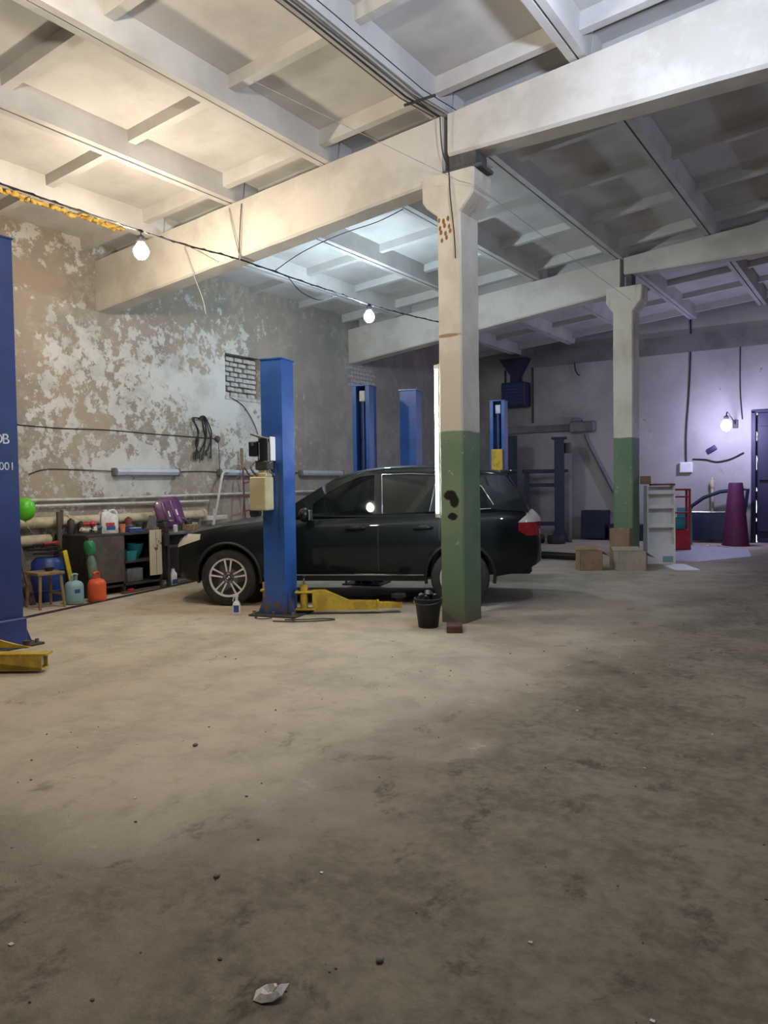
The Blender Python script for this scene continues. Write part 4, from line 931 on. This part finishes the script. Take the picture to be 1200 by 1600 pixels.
for i, (x, y, z, r) in enumerate(((0, 0, .335, .055), (-.06, -.03, .305, .05), (.06, .02, .305, .05), (.02, -.07, .30, .045), (-.03, .06, .31, .05))):
    o = lump(G(), (x, y, z), (r, r*.9, r*.9), 8, 5, .25).build('scrap', 'blackgloss', None, 20); o.location = (-4.03, 6.90, 0)
    tag(o, ('round black scrap on top of the heap in the bucket', 'black scrap at left in the bucket', 'black scrap at right in the bucket', 'black scrap at front in the bucket', 'black scrap at back in the bucket')[i], 'scrap', 'scraps in the bucket')
item('wood_wedge', 'dark red-brown block on floor at foot of nearer column', 'block', (-3.71, 6.88, 0), G().box(-.08, .08, -.17, .12, 0, .07, .008), 'brickred', None, 28)
wire('floor_wire', [(-5.62, 6.58, .012), (-5.45, 6.42, .012), (-5.52, 6.36, .012), (-5.66, 6.31, .012), (-5.38, 6.42, .014), (-5.18, 6.62, .012), (-5.12, 6.72, .014), (-5.24, 6.72, .012), (-5.40, 6.55, .016), (-5.6, 6.44, .012)], .007, 'wire', 'black wire tangled on floor right of the blue post base')
wire('floor_wire', [(-6.02, 6.46, .012), (-5.98, 6.37, .012), (-5.86, 6.36, .012), (-5.80, 6.45, .014)], .006, 'wire', 'short black wire loop before the blue post base')
g = G(); ring = []
pts = [(-.055, -.03, 0), (-.02, -.045, .004), (.02, -.04, .012), (.05, -.02, .03), (.065, .03, .05), (.03, .02, .022), (0.01, .045, .03), (-.03, .05, .012), (-.06, .02, .006)]
g.rings([[Vector(p)+Vector((0, 0, .004)) for p in pts], [Vector((p[0]*.55, p[1]*.55, .035+.5*p[2])) for p in pts], [Vector((p[0]*.15, p[1]*.15, .018)) for p in pts]])
item('paper_scrap', 'crumpled white paper scrap on the foreground floor', 'paper', (-1.51, 1.64, 0), g, 'paper', None, 25)
bpy.data.objects['paper_scrap'].scale = (.8, .8, .55)
for i, (x, y, r, lb) in enumerate(((-1.33, 1.95, .013, 'small grey stone on floor behind the paper scrap'), (-2.15, 2.05, .012, 'small grey stone on floor left of the paper scrap'), (-3.35, 3.05, .014, 'small dark clod on the floor before the left post'))):
    item('stone', lb, 'stone', (x, y, 0), G().sphere((0, 0, r*.5), (r, r*1.3, r*.7), 7, 5), 'mortar', 30)
g = G()
for i in range(230):
    d_ = random.uniform(1.2, 9); an_ = R(random.uniform(60, 160)); x, y = d_*math.cos(an_), d_*math.sin(an_)
    if x < -8 or (x < -3 and y > 6) or (x < -5.4 and y > 2.6): continue
    r = random.uniform(.0025, .007) * (.7 + d_*.05); g.sphere((x, y, r*.4), (r*random.uniform(.8, 1.8), r*random.uniform(.8, 1.8), r*.7), 5, 3)
o = tag(g.build('floor_grit', 'wooddark'), 'dark grit and crumbs scattered over the foreground floor', 'grit'); o['kind'] = 'stuff'
g = G()
for i in range(90):
    d_ = random.uniform(1.2, 9); an_ = R(random.uniform(60, 160)); x, y = d_*math.cos(an_), d_*math.sin(an_)
    if x < -8 or (x < -3 and y > 6) or (x < -5.4 and y > 2.6): continue
    r = random.uniform(.003, .007); g.box(x-r, x+r*1.5, y-r, y+r, 0.0, .004)
o = tag(g.build('floor_flakes', 'paper'), 'tiny white flakes scattered over the foreground floor', 'flakes'); o['kind'] = 'stuff'

# ------------------------------------------------------------------ far end
def carton(loc, sx, sy, sz, rz, mat, label, flaps=True):
    t = thing('cardboard_box', label, 'box', loc, rz, 'cardboard boxes by the farther column')
    g = G(); th = .008
    g.box(-sx/2, sx/2, -sy/2, -sy/2+th, 0, sz); g.box(-sx/2, sx/2, sy/2-th, sy/2, 0, sz); g.box(-sx/2, -sx/2+th, -sy/2, sy/2, 0, sz); g.box(sx/2-th, sx/2, -sy/2, sy/2, 0, sz); g.box(-sx/2, sx/2, -sy/2, sy/2, 0, th)
    g.build('carton', mat, t)
    if flaps:
        G().box(-sx/2, sx/2, 0, sy*.45, 0, .006, 0, TM(0, sy/2, sz, 0, 25)).build('flap', mat, t)
        G().box(0, sx*.35, -sy/2, sy/2, 0, .006, 0, TM(sx/2, 0, sz, 0, 0, 35)).build('flap', mat, t)
        G().box(-sx/2+.02, sx/2-.02, -sy/2+.02, sy/2-.02, sz*.5, sz*.6).build('contents', 'black', t)
    else:
        G().box(-sx/2, sx/2, -sy/2, sy/2, sz, sz+.006).build('lid', mat, t); G().box(-.03, .03, -sy/2-.002, sy/2, sz, sz+.008).build('tape', 'cardpale', t)
    return t
carton((-4.27, 12.72, 0), .38, .30, .32, 33, 'card', 'brown open cardboard box left of farther column')
carton((-3.66, 12.97, 0), .46, .30, .31, 33, 'cardpale', 'pale open cardboard box in front of farther column')
carton((-3.95, 13.46, 0), .34, .20, .66, 4, 'card', 'tall brown cardboard box against farther column', False)
t = thing('display_rack', 'white four-tier display rack leaning right of farther column', 'rack', (-3.50, 14.28, 0), 31)
for s in (-1, 1): G().prism([(-.14, 0), (.14, 0), (.10, 1.40), (-.10, 1.40)], -.012, .012, Matrix.Translation((s*.235, 0, 0)) @ Matrix.Rotation(R(90), 4, 'Z') @ Matrix.Rotation(R(90), 4, 'X')).build('side_panel', 'rackwhite', t)
G().box(-.23, .23, .09, .105, .05, 1.38, 0, TM(0, 0, 0, 0, 2)).build('back_panel', 'rackwhite', t)
for z in (.30, .66, 1.0, 1.26): 
    sh = G().box(-.225, .225, -.10, .10, z, z+.012).build('tier', 'rackwhite', t); G().box(-.225, .225, -.115, -.10, z-.01, z+.055).build('tier_lip', 'rackwhite', sh)
G().box(-.225, .225, -.14, -.125, .0, .30).build('front_panel', 'rackwhite', t); G().box(.02, .20, -.145, -.139, .03, .14).build('blue_print', 'gascyl', t)
item('rack_card', 'red and dark card strip on top of the white rack', 'card', (-3.44, 14.24, 1.403), G().box(-.20, .20, -.1, .1, 0, .03), 'rustred', None, 31)
item('rack_paper', 'white sheet on top of the white rack', 'paper', (-3.42, 14.25, 1.432), G().box(-.16, .16, -.08, .08, 0, .012), 'paper', None, 36)
carton((-3.70, 14.12, 1.43), .18, .14, .14, 15, 'card', 'small brown cardboard box on top of the white rack', False)
t = thing('red_rack', 'red metal tiered rack behind the white rack', 'rack', (-3.83, 17.25, 0), 25)
for x in (-.20, .20):
    for y in (-.14, .14): G().box(x-.022, x+.022, y-.022, y+.022, 0, 1.30).build('upright', 'red', t)
for z in (.02, .40, .78, 1.12): G().box(-.2, .2, -.15, .15, z, z+.03).build('tier', 'red', t)
G().box(-.2, .2, -.165, -.15, .02, .40).build('front_panel', 'red', t); G().box(-.22, .22, -.165, .165, 1.27, 1.31, .005).build('top_frame', 'red', t)
item('teal_canister', 'teal canister inside the red rack', 'canister', (-3.83, 17.22, .43), G().box(-.14, .14, -.09, .09, 0, .26, .03, None, 2), 'teal', 40, 25)
item('violet_bag', 'dark violet sack between farther column and white rack', 'sack', (-3.70, 14.62, 0), G().lathe([(.12, 0), (.16, .05), (.15, .3), (.10, .45), (.04, .52), (.01, .53)], 14), 'violet')
item('floor_sheet', 'thin white board lying on floor by the white rack', 'board', (-3.02, 13.72, 0), G().box(-.20, .20, -.45, .45, 0, .012), 'rackwhite', None, 28)
item('floor_sheet', 'large pale plastic sheet spread on floor before the red rack', 'sheet', (-3.55, 16.0, 0), G().prism([(-.7, -1.4), (.6, -1.2), (1.3, .2), (1.0, 1.9), (-.2, 2.3), (-.9, .8)], 0, .006), 'lum', None)
t = thing('scrap_door', 'dark blue loose car door leaning on back wall', 'car door', (-3.45, 19.32, 0), 0)
lean = TM(0, 0, .02, 0, -10)
dp = [(-.62, .05), (.58, .03), (.62, .30), (.62, .72), (-.62, .74), (-.66, .4)]
mm = lean @ Matrix.Rotation(R(90), 4, 'X')
G().prism(dp, -.05, .05, mm).build('door_panel', 'dimblue', t)
fr = [(-.62, .74), (-.56, .86), (-.30, 1.06), (.05, 1.20), (.40, 1.25), (.66, 1.25), (.60, .72)]
G().tube([mm @ Vector((x, z, 0)) for x, z in fr], .045, 6).build('window_frame', 'dimblue', t, 30)
G().box(-.60, .55, -.06, -.05, .70, .725, 0, lean).build('belt_trim', 'chrome', t); G().box(.25, .45, -.07, -.05, .60, .64, .004, lean).build('door_handle', 'chrome', t)
t = thing('traffic_cone', 'tall magenta cone standing before the loose car door', 'cone', (-2.93, 18.75, 0))
G().lathe([(.29, 0), (.285, .03), (.15, 1.40), (.135, 1.42), (.10, 1.42), (.11, 1.35)], 28).build('shell', 'magenta', t, 40); G().lathe([(.30, 0), (.30, .02), (.28, .02)], 28).build('foot_ring', 'magenta', t, 40)
item('bottle', 'small cream bottle on ledge by the loose car door', 'bottle', (-3.60, 19.72, 0), G().cyl((0, 0, 0), (0, 0, 1.3), .04, n=8).lathe([(.05, 1.3), (.06, 1.34), (.06, 1.45), (.02, 1.5), (.02, 1.55)], 12), 'pipecream')
o = bpy.data.objects['bottle']; o['label'] = 'pale post standing behind the loose car door'; o['category'] = 'post'; o.name = 'wooden_post'
item('loose_sheet', 'dark teal sheet standing between red rack and car door', 'sheet', (-3.98, 18.6, 0), G().box(-.16, .16, -.02, .02, 0, .86, .004, TM(0, 0, 0, 20, -8)), 'teal', None)
for i, (x, y, a_, L_) in enumerate(((-3.1, 18.3, -60, .7), (-3.45, 18.35, 100, .5))):
    item('batten', ('right', 'left')[i] + ' pale stick lying on floor before the car door', 'stick', (x, y, 0), G().box(-L_/2, L_/2, -.02, .02, 0, .02), 'pipewhite', None, a_)
t = thing('switch_box', 'white electrical box on back wall above the racks', 'electrical box', (-4.2, YB, 1.80))
G().box(-.15, .15, -.10, 0, -.13, .13, .012).build('case', 'rackwhite', t); G().box(-.13, .13, -.108, -.10, -.11, .11, .004).build('cover', 'rackwhite', t)
wire('wall_conduit', [(-4.10, YB-.04, 5.5), (-4.10, YB-.04, 4.6), (-4.14, YB-.03, 3.6), (-4.2, YB-.03, 2.6), (-4.2, YB-.03, 1.92)], .018, 'wire', 'dark conduit dropping down back wall to the white box', 'cable')
wire('wall_cable', [(-4.05, YB-.03, 2.0), (-3.75, YB-.03, 1.98), (-3.5, YB-.03, 1.92), (-3.2, YB-.03, 1.98), (-2.92, YB-.03, 2.12)], .016, 'wire', 'dark sagging cable on back wall beneath the glaring lamp', 'cable')
wire('wall_conduit', [(-3.0, YB-.03, 4.6), (-3.0, YB-.03, 3.6), (-2.95, YB-.03, 2.9)], .012, 'wire', 'thin dark conduit on back wall above the glaring lamp', 'cable')
item('wall_socket', 'small dark socket on back wall left of the glaring lamp', 'socket', (-3.62, YB, 2.22), G().box(-.11, .11, -.07, 0, -.06, .06, .015, TM(0, 0, 0, 0, 0, -30), 2), 'violet', 40)
# extractor, ledge and diagonal strut on the back wall
t = thing('air_heater', 'dark box heater with flared duct high on back wall', 'heater', (-8.58, YB, 0))
G().box(-.34, .34, -.45, 0, 3.55, 4.20, .02).build('case', 'doorpaint', t)
G().rings([[(-.12, -.34, 4.2), (.12, -.34, 4.2), (.12, -.1, 4.2), (-.12, -.1, 4.2)], [(-.12, -.34, 4.4), (.12, -.34, 4.4), (.12, -.1, 4.4), (-.12, -.1, 4.4)], [(-.42, -.40, 4.85), (.36, -.40, 4.85), (.36, -.04, 4.85), (-.42, -.04, 4.85)]]).build('duct', 'doorpaint', t)
for s in (-1, 1): G().box(s*.40-.02, s*.40+.02, -.06, 0, 3.1, 4.6).build('rail', 'darksteel', t)
for z in lin(3.65, 4.1, 5): G().box(-.28, .28, -.462, -.45, z-.02, z+.02).build('louvre', 'navy', t)
t = thing('wall_ledge', 'dark ledge beam along back wall above the dim lift posts', 'ledge', (-7.95, YB, 2.92))
G().box(-1.5, 1.30, -.10, 0, -.09, .09, .01).build('board', 'dark_conc_shade', t); G().box(.85, 1.52, -.22, 0, -.14, .14, .03).build('end_block', 'dark_conc_shade', t); G().box(.9, 1.15, -.18, 0, .14, .24, .02).build('cap_block', 'dark_conc_shade', t)
item('diagonal_strut', 'dark pipe slanting down the back wall left of farther column', 'pipe', (0, 0, 0), G().tube([(-6.70, YB-.08, 2.75), (-6.62, YB-.07, 2.5), (-5.72, YB-.07, .75)], .05, 10), 'dark_conc_shade', 50)
wire('dangling_wire', [(-7.0, YB-.05, 4.75), (-6.98, YB-.05, 4.45), (-6.9, YB-.06, 4.3), (-6.85, YB-.06, 4.28)], .015, 'wire', 'short dark wire dangling high on back wall')
t = thing('press_frame', 'dark steel press frame standing left of the slim lift post', 'press', (-7.62, 19.05, 0), 20)
for x in (-.40, .40): G().box(x-.06, x+.06, -.06, .06, .0, 1.72).build('upright', 'dimblue', t)
G().box(-.52, .52, -.08, .08, 1.72, 1.82, .01).build('top_beam', 'dimblue', t); G().box(-.40, .40, -.05, .05, 1.36, 1.46).build('cross_beam', 'dimblue', t); G().box(-.40, .40, -.06, .06, .35, .45).build('bed', 'dimblue', t)
for x in (-.4, .4): G().box(x-.09, x+.09, -.25, .25, 0, .05).build('foot', 'dimblue', t)
item('metal_cabinet', 'dark low cabinet at back wall right of the slim lift post', 'cabinet', (-6.35, 19.45, 0), G().box(-.30, .30, -.25, .25, 0.03, .75, .012).box(-.28, .28, -.262, -.25, .06, .39).box(-.28, .28, -.262, -.25, .41, .73), 'dimblue', None)
item('crate', 'low dark crate at back wall behind the farther column', 'crate', (-5.50, 19.50, 0), G().box(-.48, .42, -.22, .22, 0, .40, .01).box(-.45, .39, -.23, -.22, .05, .17).box(-.45, .39, -.23, -.22, .22, .34), 'dimblue', None)
for i, (x, y, r) in enumerate(((-7.35, 17.75, .28), (-6.75, 17.72, .22))):
    t = thing('worn_tire', ('larger', 'smaller')[i] + ' dark tyre lying at foot of the slim lift post', 'tyre', (x, y, 0), 0, None, )
    G().lathe([(r*.6, .0), (r*.92, .0), (r, .05), (r, .15), (r*.92, .2), (r*.6, .2), (r*.58, .1)], 24).build('tread', 'black', t, 40)
    G().lathe([(r*.57, .02), (r*.57, .18), (r*.5, .18), (r*.5, .02)], 24).build('bead', 'blackgloss', t, 40)
t = thing('floor_tube', 'black tubular roller lying on floor behind the car tail', 'tube', (-5.35, 14.15, 0), -9)
G().cyl((-.75, 0, .07), (.60, 0, .07), .07, n=16).build('barrel', 'blackgloss', t, 50); G().cyl((.60, 0, .07), (.68, 0, .07), .05, n=14).build('end_plug', 'darksteel', t, 50); G().cyl((-.8, .14, .05), (.5, .14, .05), .05, n=12).build('second_rod', 'black', t, 50)
